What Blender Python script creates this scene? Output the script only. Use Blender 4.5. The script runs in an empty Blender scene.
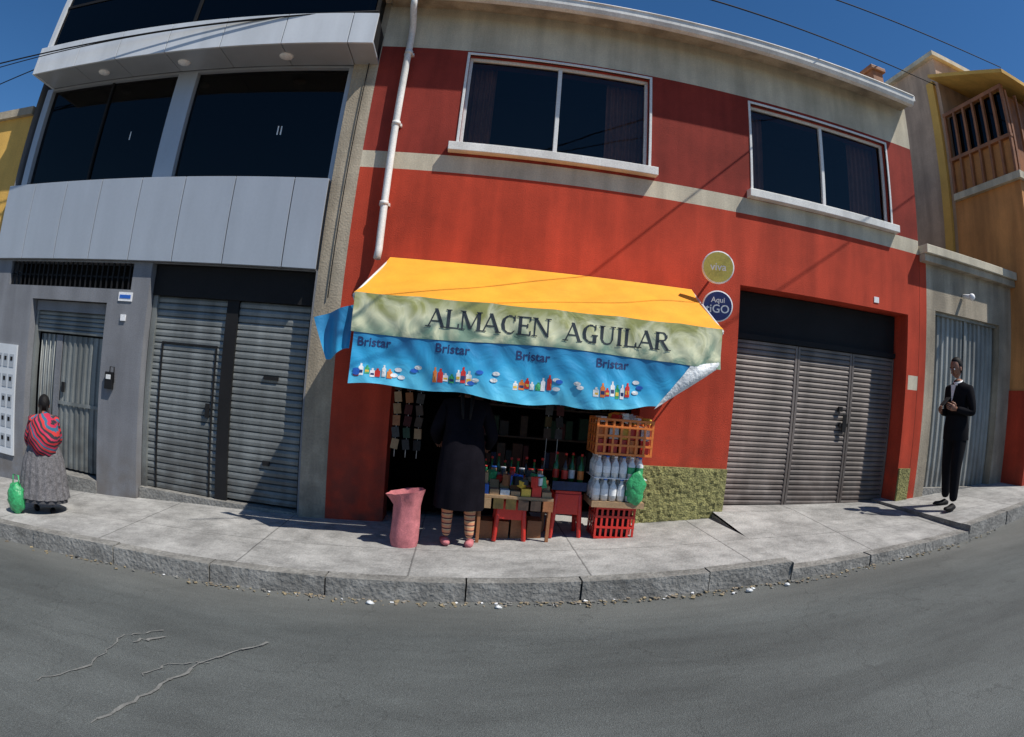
import bpy, math, random
from mathutils import Vector, Matrix
import mathutils
random.seed(7)
S=bpy.context.scene
COL=bpy.context.collection
S.view_settings.view_transform='Standard'; S.view_settings.look='None'; S.view_settings.exposure=0

# ------------------------------------------------------------------ materials
def nd(nt,t,**k):
    n=nt.nodes.new(t)
    for a,b in k.items(): setattr(n,a,b)
    return n
def mat(name,col,rough=.8,var=.18,scale=2.5,bump=.15,bscale=60,metal=0,streak=0,dirt=0,dz=(0,.7),dcol=(.12,.1,.08),spec=.5,fine=.12):
    m=bpy.data.materials.new(name); m.use_nodes=True; nt=m.node_tree; b=nt.nodes['Principled BSDF']; L=nt.links.new
    tc=nd(nt,'ShaderNodeTexCoord')
    n1=nd(nt,'ShaderNodeTexNoise'); n1.inputs['Scale'].default_value=scale; n1.inputs['Detail'].default_value=8; n1.inputs['Roughness'].default_value=.65
    L(tc.outputs['Object'],n1.inputs['Vector'])
    mr=nd(nt,'ShaderNodeMapRange'); mr.inputs['From Min'].default_value=.3; mr.inputs['From Max'].default_value=.7; mr.inputs['To Min'].default_value=1-var; mr.inputs['To Max'].default_value=1+var
    L(n1.outputs['Fac'],mr.inputs['Value'])
    n2=nd(nt,'ShaderNodeTexNoise'); n2.inputs['Scale'].default_value=bscale; n2.inputs['Detail'].default_value=4
    L(tc.outputs['Object'],n2.inputs['Vector'])
    mr2=nd(nt,'ShaderNodeMapRange'); mr2.inputs['From Min'].default_value=.3; mr2.inputs['From Max'].default_value=.7; mr2.inputs['To Min'].default_value=1-fine; mr2.inputs['To Max'].default_value=1+fine
    L(n2.outputs['Fac'],mr2.inputs['Value'])
    mul=nd(nt,'ShaderNodeMath',operation='MULTIPLY'); L(mr.outputs[0],mul.inputs[0]); L(mr2.outputs[0],mul.inputs[1])
    last=mul.outputs[0]
    if streak:
        mp=nd(nt,'ShaderNodeMapping'); mp.inputs['Scale'].default_value=(3.2,3.2,.4); L(tc.outputs['Object'],mp.inputs['Vector'])
        n3=nd(nt,'ShaderNodeTexNoise'); n3.inputs['Scale'].default_value=1.3; n3.inputs['Detail'].default_value=5; L(mp.outputs[0],n3.inputs['Vector'])
        mr3=nd(nt,'ShaderNodeMapRange'); mr3.inputs['From Min'].default_value=.38; mr3.inputs['From Max'].default_value=.62; mr3.inputs['To Min'].default_value=1-streak; mr3.inputs['To Max'].default_value=1
        L(n3.outputs['Fac'],mr3.inputs['Value'])
        mu=nd(nt,'ShaderNodeMath',operation='MULTIPLY'); L(last,mu.inputs[0]); L(mr3.outputs[0],mu.inputs[1]); last=mu.outputs[0]
    vm=nd(nt,'ShaderNodeVectorMath',operation='SCALE'); vm.inputs[0].default_value=col[:3]; L(last,vm.inputs['Scale'])
    outc=vm.outputs[0]
    if dirt:
        sx=nd(nt,'ShaderNodeSeparateXYZ'); L(tc.outputs['Object'],sx.inputs[0])
        mz=nd(nt,'ShaderNodeMapRange'); mz.inputs['From Min'].default_value=dz[0]; mz.inputs['From Max'].default_value=dz[1]; mz.inputs['To Min'].default_value=dirt; mz.inputs['To Max'].default_value=0
        L(sx.outputs['Z'],mz.inputs['Value'])
        n4=nd(nt,'ShaderNodeTexNoise'); n4.inputs['Scale'].default_value=5; n4.inputs['Detail'].default_value=8; L(tc.outputs['Object'],n4.inputs['Vector'])
        m4=nd(nt,'ShaderNodeMapRange'); m4.inputs['From Min'].default_value=.35; m4.inputs['From Max'].default_value=.6; L(n4.outputs['Fac'],m4.inputs['Value'])
        mm=nd(nt,'ShaderNodeMath',operation='MULTIPLY'); L(mz.outputs[0],mm.inputs[0]); L(m4.outputs[0],mm.inputs[1])
        mx=nd(nt,'ShaderNodeMix',data_type='RGBA'); L(mm.outputs[0],mx.inputs[0]); L(outc,mx.inputs[6]); mx.inputs[7].default_value=(*dcol,1); outc=mx.outputs[2]
    L(outc,b.inputs['Base Color'])
    b.inputs['Roughness'].default_value=rough; b.inputs['Metallic'].default_value=metal
    b.inputs['Specular IOR Level'].default_value=spec
    if bump:
        bp=nd(nt,'ShaderNodeBump'); bp.inputs['Strength'].default_value=bump; bp.inputs['Distance'].default_value=.02; L(n2.outputs['Fac'],bp.inputs['Height']); L(bp.outputs[0],b.inputs['Normal'])
    return m
def stripes(name,cols,period,axis='Z',rough=.9,skew=0):
    m=bpy.data.materials.new(name); m.use_nodes=True; nt=m.node_tree; b=nt.nodes['Principled BSDF']; L=nt.links.new
    tc=nd(nt,'ShaderNodeTexCoord'); sx=nd(nt,'ShaderNodeSeparateXYZ'); L(tc.outputs['Object'],sx.inputs[0])
    d=nd(nt,'ShaderNodeMath',operation='DIVIDE'); 
    if skew:
        ad=nd(nt,'ShaderNodeMath',operation='MULTIPLY_ADD'); L(sx.outputs['X'],ad.inputs[0]); ad.inputs[1].default_value=skew; L(sx.outputs[axis],ad.inputs[2]); L(ad.outputs[0],d.inputs[0])
    else: L(sx.outputs[axis],d.inputs[0])
    d.inputs[1].default_value=period
    f=nd(nt,'ShaderNodeMath',operation='FRACT'); L(d.outputs[0],f.inputs[0])
    r=nd(nt,'ShaderNodeValToRGB'); r.color_ramp.interpolation='CONSTANT'
    el=r.color_ramp.elements
    while len(el)<len(cols): el.new(.5)
    for i,c in enumerate(cols):
        el[i].position=i/len(cols); el[i].color=(*c,1)
    L(f.outputs[0],r.inputs[0]); L(r.outputs[0],b.inputs['Base Color']); b.inputs['Roughness'].default_value=rough
    return m
M={}
M['red']=mat('red_painted_plaster',(.50,.058,.027),.8,.28,.9,.25,90,streak=.26,dirt=.85,dz=(-.1,1.3),dcol=(.11,.04,.028),spec=.25)
M['red2']=mat('shaded_red_plaster',(.28,.038,.026),.8,.3,1.1,.25,90,streak=.25,spec=.2)  # upper wall red: eave shade put into a darker colour, plus weather blotches
M['cream']=mat('cream_painted_plaster',(.60,.54,.41),.8,.16,2,.2,70,streak=.28)
M['oldcream']=mat('weathered_cream_plaster',(.42,.36,.27),.9,.24,2,.35,50,streak=.38,dirt=.6,dz=(0,1.6))
M['white']=mat('white_painted_wood',(.76,.75,.71),.5,.12,4,.05,60,streak=.18)
M['alu']=mat('white_aluminium',(.7,.7,.68),.4,.05,4,0,60)
M['panel']=mat('composite_panel_grey',(.40,.43,.47),.35,.05,.7,.02,30,metal=.2,streak=.07,fine=.02)
M['fascia']=mat('composite_panel_light',(.62,.65,.68),.35,.05,.8,.02,30,streak=.12,fine=.02)
M['greywall']=mat('grey_painted_wall',(.20,.205,.22),.75,.14,2,.15,70,streak=.2,dirt=.6,dz=(-.2,.6))
M['dark']=mat('dark_metal',(.012,.012,.013),.7,.2,3,.05,50,spec=.2)
M['black']=mat('dark_interior',(.010,.009,.008),.9,.2,3,0,50,spec=.1)
M['shutter']=mat('galvanised_shutter',(.21,.225,.22),.5,.22,1.6,.06,90,metal=.25,streak=.38,dirt=.8,dz=(-.1,.9),dcol=(.06,.055,.05))
M['gshutter']=mat('painted_garage_shutter',(.20,.17,.15),.55,.22,1.5,.1,80,metal=.1,streak=.4,dirt=.8,dz=(.3,1.2),dcol=(.07,.05,.04))
M['gate']=mat('corrugated_gate_paint',(.34,.35,.33),.55,.2,1.5,.08,80,metal=.15,streak=.38,dirt=.6,dz=(.6,1.3))
M['yellowwall']=mat('ochre_wall',(.68,.40,.09),.8,.12,2,.2,60,streak=.15)
M['orangewall']=mat('orange_wall',(.60,.27,.09),.85,.2,1.5,.25,60,streak=.3)
M['pinkwall']=mat('pinkish_wall',(.50,.36,.26),.85,.2,1.5,.25,60,streak=.3)
M['wood']=mat('stained_wood',(.33,.13,.05),.6,.25,5,.15,60,streak=.3)
M['awn']=mat('yellow_awning_canvas',(.90,.36,.02),.75,.13,1.5,.1,120,streak=.10)
M['plinth']=mat('olive_roughcast',(.23,.22,.085),.95,.35,9,1.0,55,fine=.45)
M['conc']=mat('pavement_concrete',(.35,.345,.33),.9,.3,1.1,.3,55,spec=.2)
M['kerb']=mat('kerb_stone',(.20,.195,.18),.9,.45,5,.7,35,fine=.25)
M['yel']=mat('sign_yellow_green',(.62,.55,.12),.45,.08,5,0,60)
M['navy']=mat('sign_navy',(.02,.035,.16),.4,.05,5,0,60)
M['ink']=mat('black_lettering',(.02,.03,.04),.7,.05,5,0,60)
M['navyink']=mat('navy_lettering',(.01,.03,.12),.6,.04,5,0,60)
M['wht']=mat('white_lettering',(.8,.8,.8),.6,.04,5,0,60)
M['pink']=mat('pink_woven_sack',(.50,.16,.17),.85,.3,14,.3,120)
M['redp']=mat('red_plastic',(.58,.03,.02),.35,.1,5,0,60)
M['orgp']=mat('orange_plastic_crate',(.72,.20,.04),.4,.1,5,0,60)
M['yelp']=mat('yellow_packets',(.72,.46,.06),.5,.2,20,0,60)
M['cardb']=mat('cardboard',(.34,.22,.12),.85,.15,8,.1,60)
M['greenp']=mat('green_plastic_bag',(.04,.33,.12),.4,.3,20,.5,40)
M['whitebag']=mat('white_plastic_bag',(.66,.68,.68),.4,.15,15,.5,30)
M['glassb']=mat('dark_bottle',(.03,.012,.005),.12,.1,5,0,60)
M['glassg']=mat('green_bottle',(.02,.11,.03),.12,.1,5,0,60)
M['suit']=mat('black_suit_cloth',(.009,.009,.011),.95,.2,9,.15,160,spec=.08)
M['coat']=mat('dark_wool_coat',(.008,.007,.010),.95,.3,7,.2,120,spec=.05)
M['skin']=mat('skin_brown',(.26,.12,.075),.55,.06,12,0,60)
M['hair']=mat('black_hair',(.008,.007,.007),.6,.2,40,.3,120,spec=.2)
M['lip']=mat('lips',(.22,.07,.06),.5,.02,5,0,60)
M['skirt']=mat('grey_patterned_skirt',(.13,.125,.13),.9,.5,28,.3,90,fine=.35)
M['sock2']=mat('dark_hem',(.05,.05,.055),.9,.4,30,.2,90)
M['sock']=stripes('striped_socks',[(.60,.25,.13),(.60,.25,.13),(.5,.35,.2),(.10,.02,.03)],.045)
M['aguayo']=stripes('striped_woven_shawl',[(.50,.02,.03),(.02,.02,.03),(.5,.03,.08),(.03,.03,.04),(.5,.03,.03),(.03,.12,.2),(.45,.02,.06),(.02,.02,.03)],.19,skew=.9)
M['grass']=mat('dry_debris',(.25,.2,.12),.9,.4,30,0,60)
M['bluep']=mat('blue_plastic',(.02,.12,.5),.4,.1,5,0,60)
def glassmat(name,tint,tr):
    m=bpy.data.materials.new(name); m.use_nodes=True; nt=m.node_tree; nt.nodes.clear(); L=nt.links.new
    o=nd(nt,'ShaderNodeOutputMaterial'); t=nd(nt,'ShaderNodeBsdfTransparent'); t.inputs[0].default_value=(tr,tr,tr*1.03,1)
    g=nd(nt,'ShaderNodeBsdfGlossy'); g.inputs['Roughness'].default_value=.02; g.inputs['Color'].default_value=(*tint,1)
    f=nd(nt,'ShaderNodeFresnel'); f.inputs[0].default_value=1.55
    tc=nd(nt,'ShaderNodeTexCoord'); n=nd(nt,'ShaderNodeTexNoise'); n.inputs['Scale'].default_value=1.2; L(tc.outputs['Object'],n.inputs['Vector'])
    bp=nd(nt,'ShaderNodeBump'); bp.inputs['Strength'].default_value=.06; bp.inputs['Distance'].default_value=.05; L(n.outputs['Fac'],bp.inputs['Height']); L(bp.outputs[0],g.inputs['Normal'])
    x=nd(nt,'ShaderNodeMixShader'); L(f.outputs[0],x.inputs[0]); L(t.outputs[0],x.inputs[1]); L(g.outputs[0],x.inputs[2]); L(x.outputs[0],o.inputs[0])
    return m
M['glass']=glassmat('window_glass',(.75,.72,.70),.8)
M['tint']=glassmat('tinted_glass',(.55,.52,.50),.14)
M['curtain']=mat('brown_curtain',(.24,.11,.07),.9,.2,6,0,60)
def roadmat():
    m=mat('worn_asphalt',(.10,.11,.107),.85,.2,.55,.5,170,fine=.32)
    nt=m.node_tree; b=nt.nodes['Principled BSDF']; L=nt.links.new
    src=b.inputs['Base Color'].links[0].from_socket
    tc=nd(nt,'ShaderNodeTexCoord'); 
    mp=nd(nt,'ShaderNodeMapping'); mp.inputs['Scale'].default_value=(.35,1.8,1); L(tc.outputs['Object'],mp.inputs['Vector'])
    n=nd(nt,'ShaderNodeTexNoise'); n.inputs['Scale'].default_value=1.0; n.inputs['Detail'].default_value=9; n.inputs['Roughness'].default_value=.7; L(mp.outputs[0],n.inputs['Vector'])
    r=nd(nt,'ShaderNodeMapRange'); r.inputs['From Min'].default_value=.35; r.inputs['From Max'].default_value=.65; r.inputs['To Min'].default_value=.74; r.inputs['To Max'].default_value=1.24; L(n.outputs['Fac'],r.inputs['Value'])
    v=nd(nt,'ShaderNodeVectorMath',operation='SCALE'); L(src,v.inputs[0]); L(r.outputs[0],v.inputs['Scale'])
    vo=nd(nt,'ShaderNodeTexVoronoi'); vo.inputs['Scale'].default_value=140; L(tc.outputs['Object'],vo.inputs['Vector'])
    r2=nd(nt,'ShaderNodeMapRange'); r2.inputs['From Min'].default_value=.0; r2.inputs['From Max'].default_value=.6; r2.inputs['To Min'].default_value=1.3; r2.inputs['To Max'].default_value=.75; L(vo.outputs['Distance'],r2.inputs['Value'])
    v2=nd(nt,'ShaderNodeVectorMath',operation='SCALE'); L(v.outputs[0],v2.inputs[0]); L(r2.outputs[0],v2.inputs['Scale'])
    sx=nd(nt,'ShaderNodeSeparateXYZ'); L(tc.outputs['Object'],sx.inputs[0])
    mz=nd(nt,'ShaderNodeMapRange'); mz.inputs['From Min'].default_value=-2.5; mz.inputs['From Max'].default_value=-1.8; mz.inputs['To Min'].default_value=0; mz.inputs['To Max'].default_value=.6; L(sx.outputs['Y'],mz.inputs['Value'])
    mq=nd(nt,'ShaderNodeMath',operation='MULTIPLY'); L(mz.outputs[0],mq.inputs[0]); L(n.outputs['Fac'],mq.inputs[1])
    mx=nd(nt,'ShaderNodeMix',data_type='RGBA'); L(mq.outputs[0],mx.inputs[0]); L(v2.outputs[0],mx.inputs[6]); mx.inputs[7].default_value=(.2,.19,.165,1)
    vc=nd(nt,'ShaderNodeTexVoronoi',feature='DISTANCE_TO_EDGE'); vc.inputs['Scale'].default_value=.55
    n5=nd(nt,'ShaderNodeTexNoise'); n5.inputs['Scale'].default_value=3; n5.inputs['Detail'].default_value=6; L(tc.outputs['Object'],n5.inputs['Vector'])
    va=nd(nt,'ShaderNodeVectorMath',operation='MULTIPLY_ADD'); L(n5.outputs['Color'],va.inputs[0]); va.inputs[1].default_value=(.6,.6,.6); L(tc.outputs['Object'],va.inputs[2]); L(va.outputs[0],vc.inputs['Vector'])
    rc=nd(nt,'ShaderNodeMapRange'); rc.inputs['From Min'].default_value=0; rc.inputs['From Max'].default_value=.005; rc.inputs['To Min'].default_value=.76; rc.inputs['To Max'].default_value=1; L(vc.outputs['Distance'],rc.inputs['Value'])
    v3=nd(nt,'ShaderNodeVectorMath',operation='SCALE'); L(mx.outputs[2],v3.inputs[0]); L(rc.outputs[0],v3.inputs['Scale'])
    L(v3.outputs[0],b.inputs['Base Color'])
    return m
M['road']=roadmat()
def pavemat():
    m=M['conc']; nt=m.node_tree; b=nt.nodes['Principled BSDF']; L=nt.links.new
    src=b.inputs['Base Color'].links[0].from_socket
    tc=nd(nt,'ShaderNodeTexCoord'); sx=nd(nt,'ShaderNodeSeparateXYZ'); L(tc.outputs['Object'],sx.inputs[0])
    n=nd(nt,'ShaderNodeTexNoise'); n.inputs['Scale'].default_value=4; n.inputs['Detail'].default_value=9; n.inputs['Roughness'].default_value=.75; L(tc.outputs['Object'],n.inputs['Vector'])
    r=nd(nt,'ShaderNodeMapRange'); r.inputs['From Min'].default_value=.4; r.inputs['From Max'].default_value=.7; r.inputs['To Min'].default_value=1.08; r.inputs['To Max'].default_value=.55; L(n.outputs['Fac'],r.inputs['Value'])
    cur=r.outputs[0]
    for ax,per,off in (('X',1.35,.3),('Y',.92,.05)):
        a=nd(nt,'ShaderNodeMath',operation='MULTIPLY_ADD'); L(n.outputs['Fac'],a.inputs[0]); a.inputs[1].default_value=.03; L(sx.outputs[ax],a.inputs[2])
        a2=nd(nt,'ShaderNodeMath',operation='ADD'); L(a.outputs[0],a2.inputs[0]); a2.inputs[1].default_value=off+20*per
        d=nd(nt,'ShaderNodeMath',operation='DIVIDE'); L(a2.outputs[0],d.inputs[0]); d.inputs[1].default_value=per
        f=nd(nt,'ShaderNodeMath',operation='FRACT'); L(d.outputs[0],f.inputs[0])
        c=nd(nt,'ShaderNodeMapRange'); c.inputs['From Min'].default_value=.007; c.inputs['From Max'].default_value=.013; c.inputs['To Min'].default_value=.5; c.inputs['To Max'].default_value=1; L(f.outputs[0],c.inputs['Value'])
        k=nd(nt,'ShaderNodeMath',operation='MULTIPLY'); L(cur,k.inputs[0]); L(c.outputs[0],k.inputs[1]); cur=k.outputs[0]
    v=nd(nt,'ShaderNodeVectorMath',operation='SCALE'); L(src,v.inputs[0]); L(cur,v.inputs['Scale']); L(v.outputs[0],b.inputs['Base Color'])
pavemat()
def gradmat(name,z0,z1,c0,c1,c2=None,blotch=0):
    m=bpy.data.materials.new(name); m.use_nodes=True; nt=m.node_tree; b=nt.nodes['Principled BSDF']; L=nt.links.new
    tc=nd(nt,'ShaderNodeTexCoord'); sx=nd(nt,'ShaderNodeSeparateXYZ'); L(tc.outputs['Object'],sx.inputs[0])
    n=nd(nt,'ShaderNodeTexNoise'); n.inputs['Scale'].default_value=4; n.inputs['Detail'].default_value=5; n.inputs['Distortion'].default_value=1.2; L(tc.outputs['Object'],n.inputs['Vector'])
    mr=nd(nt,'ShaderNodeMapRange'); mr.inputs['From Min'].default_value=z0; mr.inputs['From Max'].default_value=z1; L(sx.outputs['Z'],mr.inputs['Value'])
    ad=nd(nt,'ShaderNodeMath',operation='MULTIPLY_ADD'); L(n.outputs['Fac'],ad.inputs[0]); ad.inputs[1].default_value=blotch; L(mr.outputs[0],ad.inputs[2])
    sb=nd(nt,'ShaderNodeMath',operation='SUBTRACT'); L(ad.outputs[0],sb.inputs[0]); sb.inputs[1].default_value=blotch*.5
    r=nd(nt,'ShaderNodeValToRGB'); r.color_ramp.elements[0].color=(*c0,1); r.color_ramp.elements[1].color=(*c1,1)
    if c2: e=r.color_ramp.elements.new(.5); e.color=(*c2,1)
    L(sb.outputs[0],r.inputs[0]); L(r.outputs[0],b.inputs['Base Color']); b.inputs['Roughness'].default_value=.45
    bp=nd(nt,'ShaderNodeBump'); bp.inputs['Strength'].default_value=.45; bp.inputs['Distance'].default_value=.03; L(n.outputs['Fac'],bp.inputs['Height']); L(bp.outputs[0],b.inputs['Normal'])
    return m
M['blue']=gradmat('blue_printed_vinyl',1.36,1.83,(.12,.56,.78),(.02,.20,.42),(.03,.36,.64),.9)
M['banner']=gradmat('olive_white_printed_vinyl',1.80,2.16,(.18,.28,.20),(.34,.35,.12),(.70,.70,.46),2.2)

# ------------------------------------------------------------------ mesh builder
class MB:
    def __init__(s): s.v=[];s.f=[];s.m=[];s.sm=[];s.mats=[]
    def mi(s,mt):
        mt=M[mt] if isinstance(mt,str) else mt
        if mt not in s.mats: s.mats.append(mt)
        return s.mats.index(mt)
    def add(s,vs,fs,mt,sm=False):
        o=len(s.v); s.v+= [tuple(p) for p in vs]; i=s.mi(mt)
        for f in fs: s.f.append([a+o for a in f]); s.m.append(i); s.sm.append(sm)
    def quad(s,pts,mt): s.add(pts,[list(range(len(pts)))],mt)
    def box(s,x0,x1,y0,y1,z0,z1,mt):
        vs=[(x0,y0,z0),(x1,y0,z0),(x1,y1,z0),(x0,y1,z0),(x0,y0,z1),(x1,y0,z1),(x1,y1,z1),(x0,y1,z1)]
        s.add(vs,[(0,3,2,1),(4,5,6,7),(0,1,5,4),(1,2,6,5),(2,3,7,6),(3,0,4,7)],mt)
    def xbox(s,mx,hx,hy,hz,mt):
        vs=[mx@Vector((a*hx,b*hy,c*hz)) for c in(-1,1) for b in(-1,1) for a in(-1,1)]
        s.add(vs,[(0,2,3,1),(4,5,7,6),(0,1,5,4),(1,3,7,5),(3,2,6,7),(2,0,4,6)],mt)
    def tube(s,pts,rad,mt,seg=10,flat=1.0,side=None,cap=True,pleat=0,np_=0):
        pts=[Vector(p) for p in pts]; n=len(pts); rings=[]
        if not hasattr(rad,'__len__'): rad=[rad]*n
        ref=Vector(side) if side else None
        for i,p in enumerate(pts):
            t=(pts[min(i+1,n-1)]-pts[max(i-1,0)]).normalized()
            if ref is None:
                ref=t.cross(Vector((0,0,1)))
                if ref.length<.1: ref=t.cross(Vector((0,1,0)))
            u=(ref-t*ref.dot(t)).normalized(); w=t.cross(u); 
            if side is None: ref=u
            fl=flat[i] if hasattr(flat,'__len__') else flat
            rings.append([p+u*rad[i]*math.cos(a)*(1+pleat*math.sin(a*np_)*(i/n))+w*rad[i]*fl*math.sin(a)*(1+pleat*math.sin(a*np_)*(i/n)) for a in [2*math.pi*k/seg for k in range(seg)]])
        vs=[q for r in rings for q in r]; fs=[]
        for i in range(n-1):
            for k in range(seg): fs.append((i*seg+k,i*seg+(k+1)%seg,(i+1)*seg+(k+1)%seg,(i+1)*seg+k))
        if cap: fs.append(list(range(seg))[::-1]); fs.append([(n-1)*seg+k for k in range(seg)])
        s.add(vs,fs,mt,True)
    def sph(s,c,r,mt,seg=14,rng=9,fn=None,mx=None):
        vs=[];fs=[]; c=Vector(c)
        for i in range(rng+1):
            th=math.pi*i/rng
            for k in range(seg):
                a=2*math.pi*k/seg; d=Vector((math.sin(th)*math.cos(a),math.sin(th)*math.sin(a),math.cos(th)))
                q=Vector((d.x*r[0],d.y*r[1],d.z*r[2]))
                if fn: q=fn(q,d)
                if mx: q=mx@q
                vs.append(c+q)
        for i in range(rng):
            for k in range(seg): fs.append((i*seg+k,(i+1)*seg+k,(i+1)*seg+(k+1)%seg,i*seg+(k+1)%seg))
        s.add(vs,fs,mt,True)
    def ribs(s,x0,x1,z0,z1,y,pitch,amp,mt,horiz=True):
        prof=[(0,0),(.12,-amp),(.55,-amp*1.15),(.88,-amp*.75),(1,0)] if horiz else [(0,0),(.15,-amp),(.5,-amp),(.65,0)]
        a,b=(z0,z1) if horiz else (x0,x1); n=max(1,round((b-a)/pitch)); p=(b-a)/n; line=[]
        for i in range(n):
            for t,d in prof[:-1] if horiz else prof: line.append((a+(i+t)*p,y+d))
        line.append((b,y)); vs=[];fs=[]
        for c,d in line:
            if horiz: vs+=[(x0,d,c),(x1,d,c)]
            else: vs+=[(c,d,z1),(c,d,z0)]
        for i in range(len(line)-1): fs.append((2*i,2*i+1,2*i+3,2*i+2))
        s.add(vs,fs,mt)
    def wall(s,xe,ze,op,y,dep,mf,rev=None):
        xs=sorted(set([round(a,4) for a in xe]+[round(o[k],4) for o in op for k in(0,1)])); zs_=sorted(set([round(a,4) for a in ze]+[round(o[k],4) for o in op for k in(2,3)]))
        for i in range(len(xs)-1):
            for j in range(len(zs_)-1):
                cx=(xs[i]+xs[i+1])/2; cz=(zs_[j]+zs_[j+1])/2
                if any(o[0]<cx<o[1] and o[2]<cz<o[3] for o in op): continue
                s.quad([(xs[i],y,zs_[j]),(xs[i+1],y,zs_[j]),(xs[i+1],y,zs_[j+1]),(xs[i],y,zs_[j+1])],mf(cx,cz))
        for o in op:
            x0,x1,z0,z1=o[:4]; r=rev or mf((x0+x1)/2,z0); Y=y+dep
            s.quad([(x0,y,z0),(x0,y,z1),(x0,Y,z1),(x0,Y,z0)],r); s.quad([(x1,y,z0),(x1,Y,z0),(x1,Y,z1),(x1,y,z1)],r)
            s.quad([(x0,y,z1),(x1,y,z1),(x1,Y,z1),(x0,Y,z1)],r); s.quad([(x0,y,z0),(x0,Y,z0),(x1,Y,z0),(x1,y,z0)],r)
    def make(s,name,parent=None,bevel=0):
        me=bpy.data.meshes.new(name); me.from_pydata(s.v,[],s.f)
        for mt in s.mats: me.materials.append(mt)
        for p,i,k in zip(me.polygons,s.m,s.sm): p.material_index=i; p.use_smooth=k
        me.update(); o=bpy.data.objects.new(name,me); COL.objects.link(o)
        if parent: o.parent=parent
        if bevel:
            b=o.modifiers.new('b','BEVEL'); b.width=bevel; b.segments=2; b.limit_method='ANGLE'; b.angle_limit=1.0
        return o
def empty(name,loc=(0,0,0)):
    e=bpy.data.objects.new(name,None); COL.objects.link(e); e.empty_display_size=.2; return e
def textpts(body,size,off=0,xs=1):
    c=bpy.data.curves.new('t','FONT'); c.body=body; c.size=size; c.offset=off; c.align_x='CENTER'; c.align_y='CENTER'; c.resolution_u=3
    o=bpy.data.objects.new('t',c); COL.objects.link(o); dg=bpy.context.evaluated_depsgraph_get()
    me=bpy.data.meshes.new_from_object(o.evaluated_get(dg)); 
    vs=[(v.co.x*xs,v.co.y) for v in me.vertices]; fs=[list(p.vertices) for p in me.polygons]
    bpy.data.objects.remove(o); return vs,fs

# ------------------------------------------------------------------ terrain functions
def interp(pts,x):
    if x<=pts[0][0]: return pts[0][1]
    for (a,b),(c,d) in zip(pts,pts[1:]):
        if x<=c: return b+(d-b)*(x-a)/(c-a)
    return pts[-1][1]
ZS=[(-60,-2.2),(-10,-.55),(-4.2,-.2),(-2.9,-.1),(-1.6,-.04),(0,.06),(1.9,.2),(2.7,.27),(5.2,.43),(6.6,.56),(8,.67),(14,1.1),(60,3.0)]
KY=[(-60,-1.85),(3,-1.85),(5,-1.65),(6.6,-1.4),(8,-1.15),(14,0.0),(60,6)]
def zs(x): return interp(ZS,x)
def zr(x): return zs(x)-.15
def ky(x): return interp(KY,x)
def sheet(name,xs,ys,zf,mt):
    b=MB(); vs=[(x,y,zf(x,y)) for x in xs for y in ys]; n=len(ys)
    fs=[(i*n+j,(i+1)*n+j,(i+1)*n+j+1,i*n+j+1) for i in range(len(xs)-1) for j in range(n-1)]
    b.add(vs,fs,mt,True); return b.make(name)
M['earth']=mat('dry_earth',(.22,.18,.13),.95,.3,.3,.2,20)
sheet('ground',[-900,-300,-60,-30,-10,-4,-1.6,0,2,5,8,14,30,60,300,900],[-900,-200,-60,-20,-9.2,-6,0,3,20,60,200,900],lambda x,y:zr(x)-.03 if y<5 else zr(x)-.05,'earth')
xs_=[-60,-40,-25,-15]+[-10+.5*i for i in range(49)]+[16,20,30,45,60]
b=MB(); ys_=[-9.0,-7,-5,-4,-3,-2.3,None]
vs=[(x,(ky(x)+.05) if y is None else y,zr(x)+(0.004*math.sin(x*1.7+(y or -1.9)*2.1))) for x in xs_ for y in ys_]; n=len(ys_)
b.add(vs,[(i*n+j,(i+1)*n+j,(i+1)*n+j+1,i*n+j+1) for i in range(len(xs_)-1) for j in range(n-1)],'road',True)
road=b.make('road')
M['crack']=mat('crack_filler',(.17,.17,.16),.9,.3,20,.1,60)
b=MB()
def crack(pts,w):
    P=[]
    for (x0,y0),(x1,y1) in zip(pts,pts[1:]):
        for k in range(8):
            t=k/8; P.append((x0+(x1-x0)*t+random.uniform(-.02,.02),y0+(y1-y0)*t+random.uniform(-.02,.02)))
    for i in range(len(P)-1):
        a,c=P[i],P[i+1]; ww=w*random.uniform(.4,1.4)
        b.quad([(a[0]-ww,a[1],zr(a[0]-ww)+.009),(a[0]+ww,a[1],zr(a[0]+ww)+.009),(c[0]+ww,c[1],zr(c[0]+ww)+.009),(c[0]-ww,c[1],zr(c[0]-ww)+.009)],'crack')
crack([(-1.05,-2.75),(-1.35,-3.2),(-1.45,-3.6),(-1.6,-4.1)],.010)
crack([(-1.75,-2.85),(-1.95,-3.05),(-1.9,-3.5),(-2.1,-3.9)],.008)
crack([(-1.7,-2.95),(-1.85,-3.1)],.012)
crack([(-1.3,-3.15),(-1.5,-3.25),(-1.6,-3.5)],.006)
b.make('crack_lines',road)
def zp(x,y):
    z=zs(x)
    if 2.7<x<5.2:
        k=ky(x)+.14; t=max(0,min(1,(y-k)/(0-k))); lo=zr(x)+.085; hi=.345+.02*(x-2.7); return lo+(hi-lo)*t
    return z
b=MB()
def pav(x0,x1,zf):
    n=max(1,int((x1-x0)/.25)); xs=[x0+(x1-x0)*i/n for i in range(n+1)]; m=7
    vs=[(x,(ky(x)+.14)+(.6-ky(x)-.14)*j/m,zf(x,(ky(x)+.14)+(.6-ky(x)-.14)*j/m)) for x in xs for j in range(m+1)]
    b.add(vs,[(i*(m+1)+j,(i+1)*(m+1)+j,(i+1)*(m+1)+j+1,i*(m+1)+j+1) for i in range(n) for j in range(m)],'conc',False)
pav(-30,2.7,lambda x,y:zs(x)); 
def ap(x,y): return zp(min(max(x,2.701),5.199),y)
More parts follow.
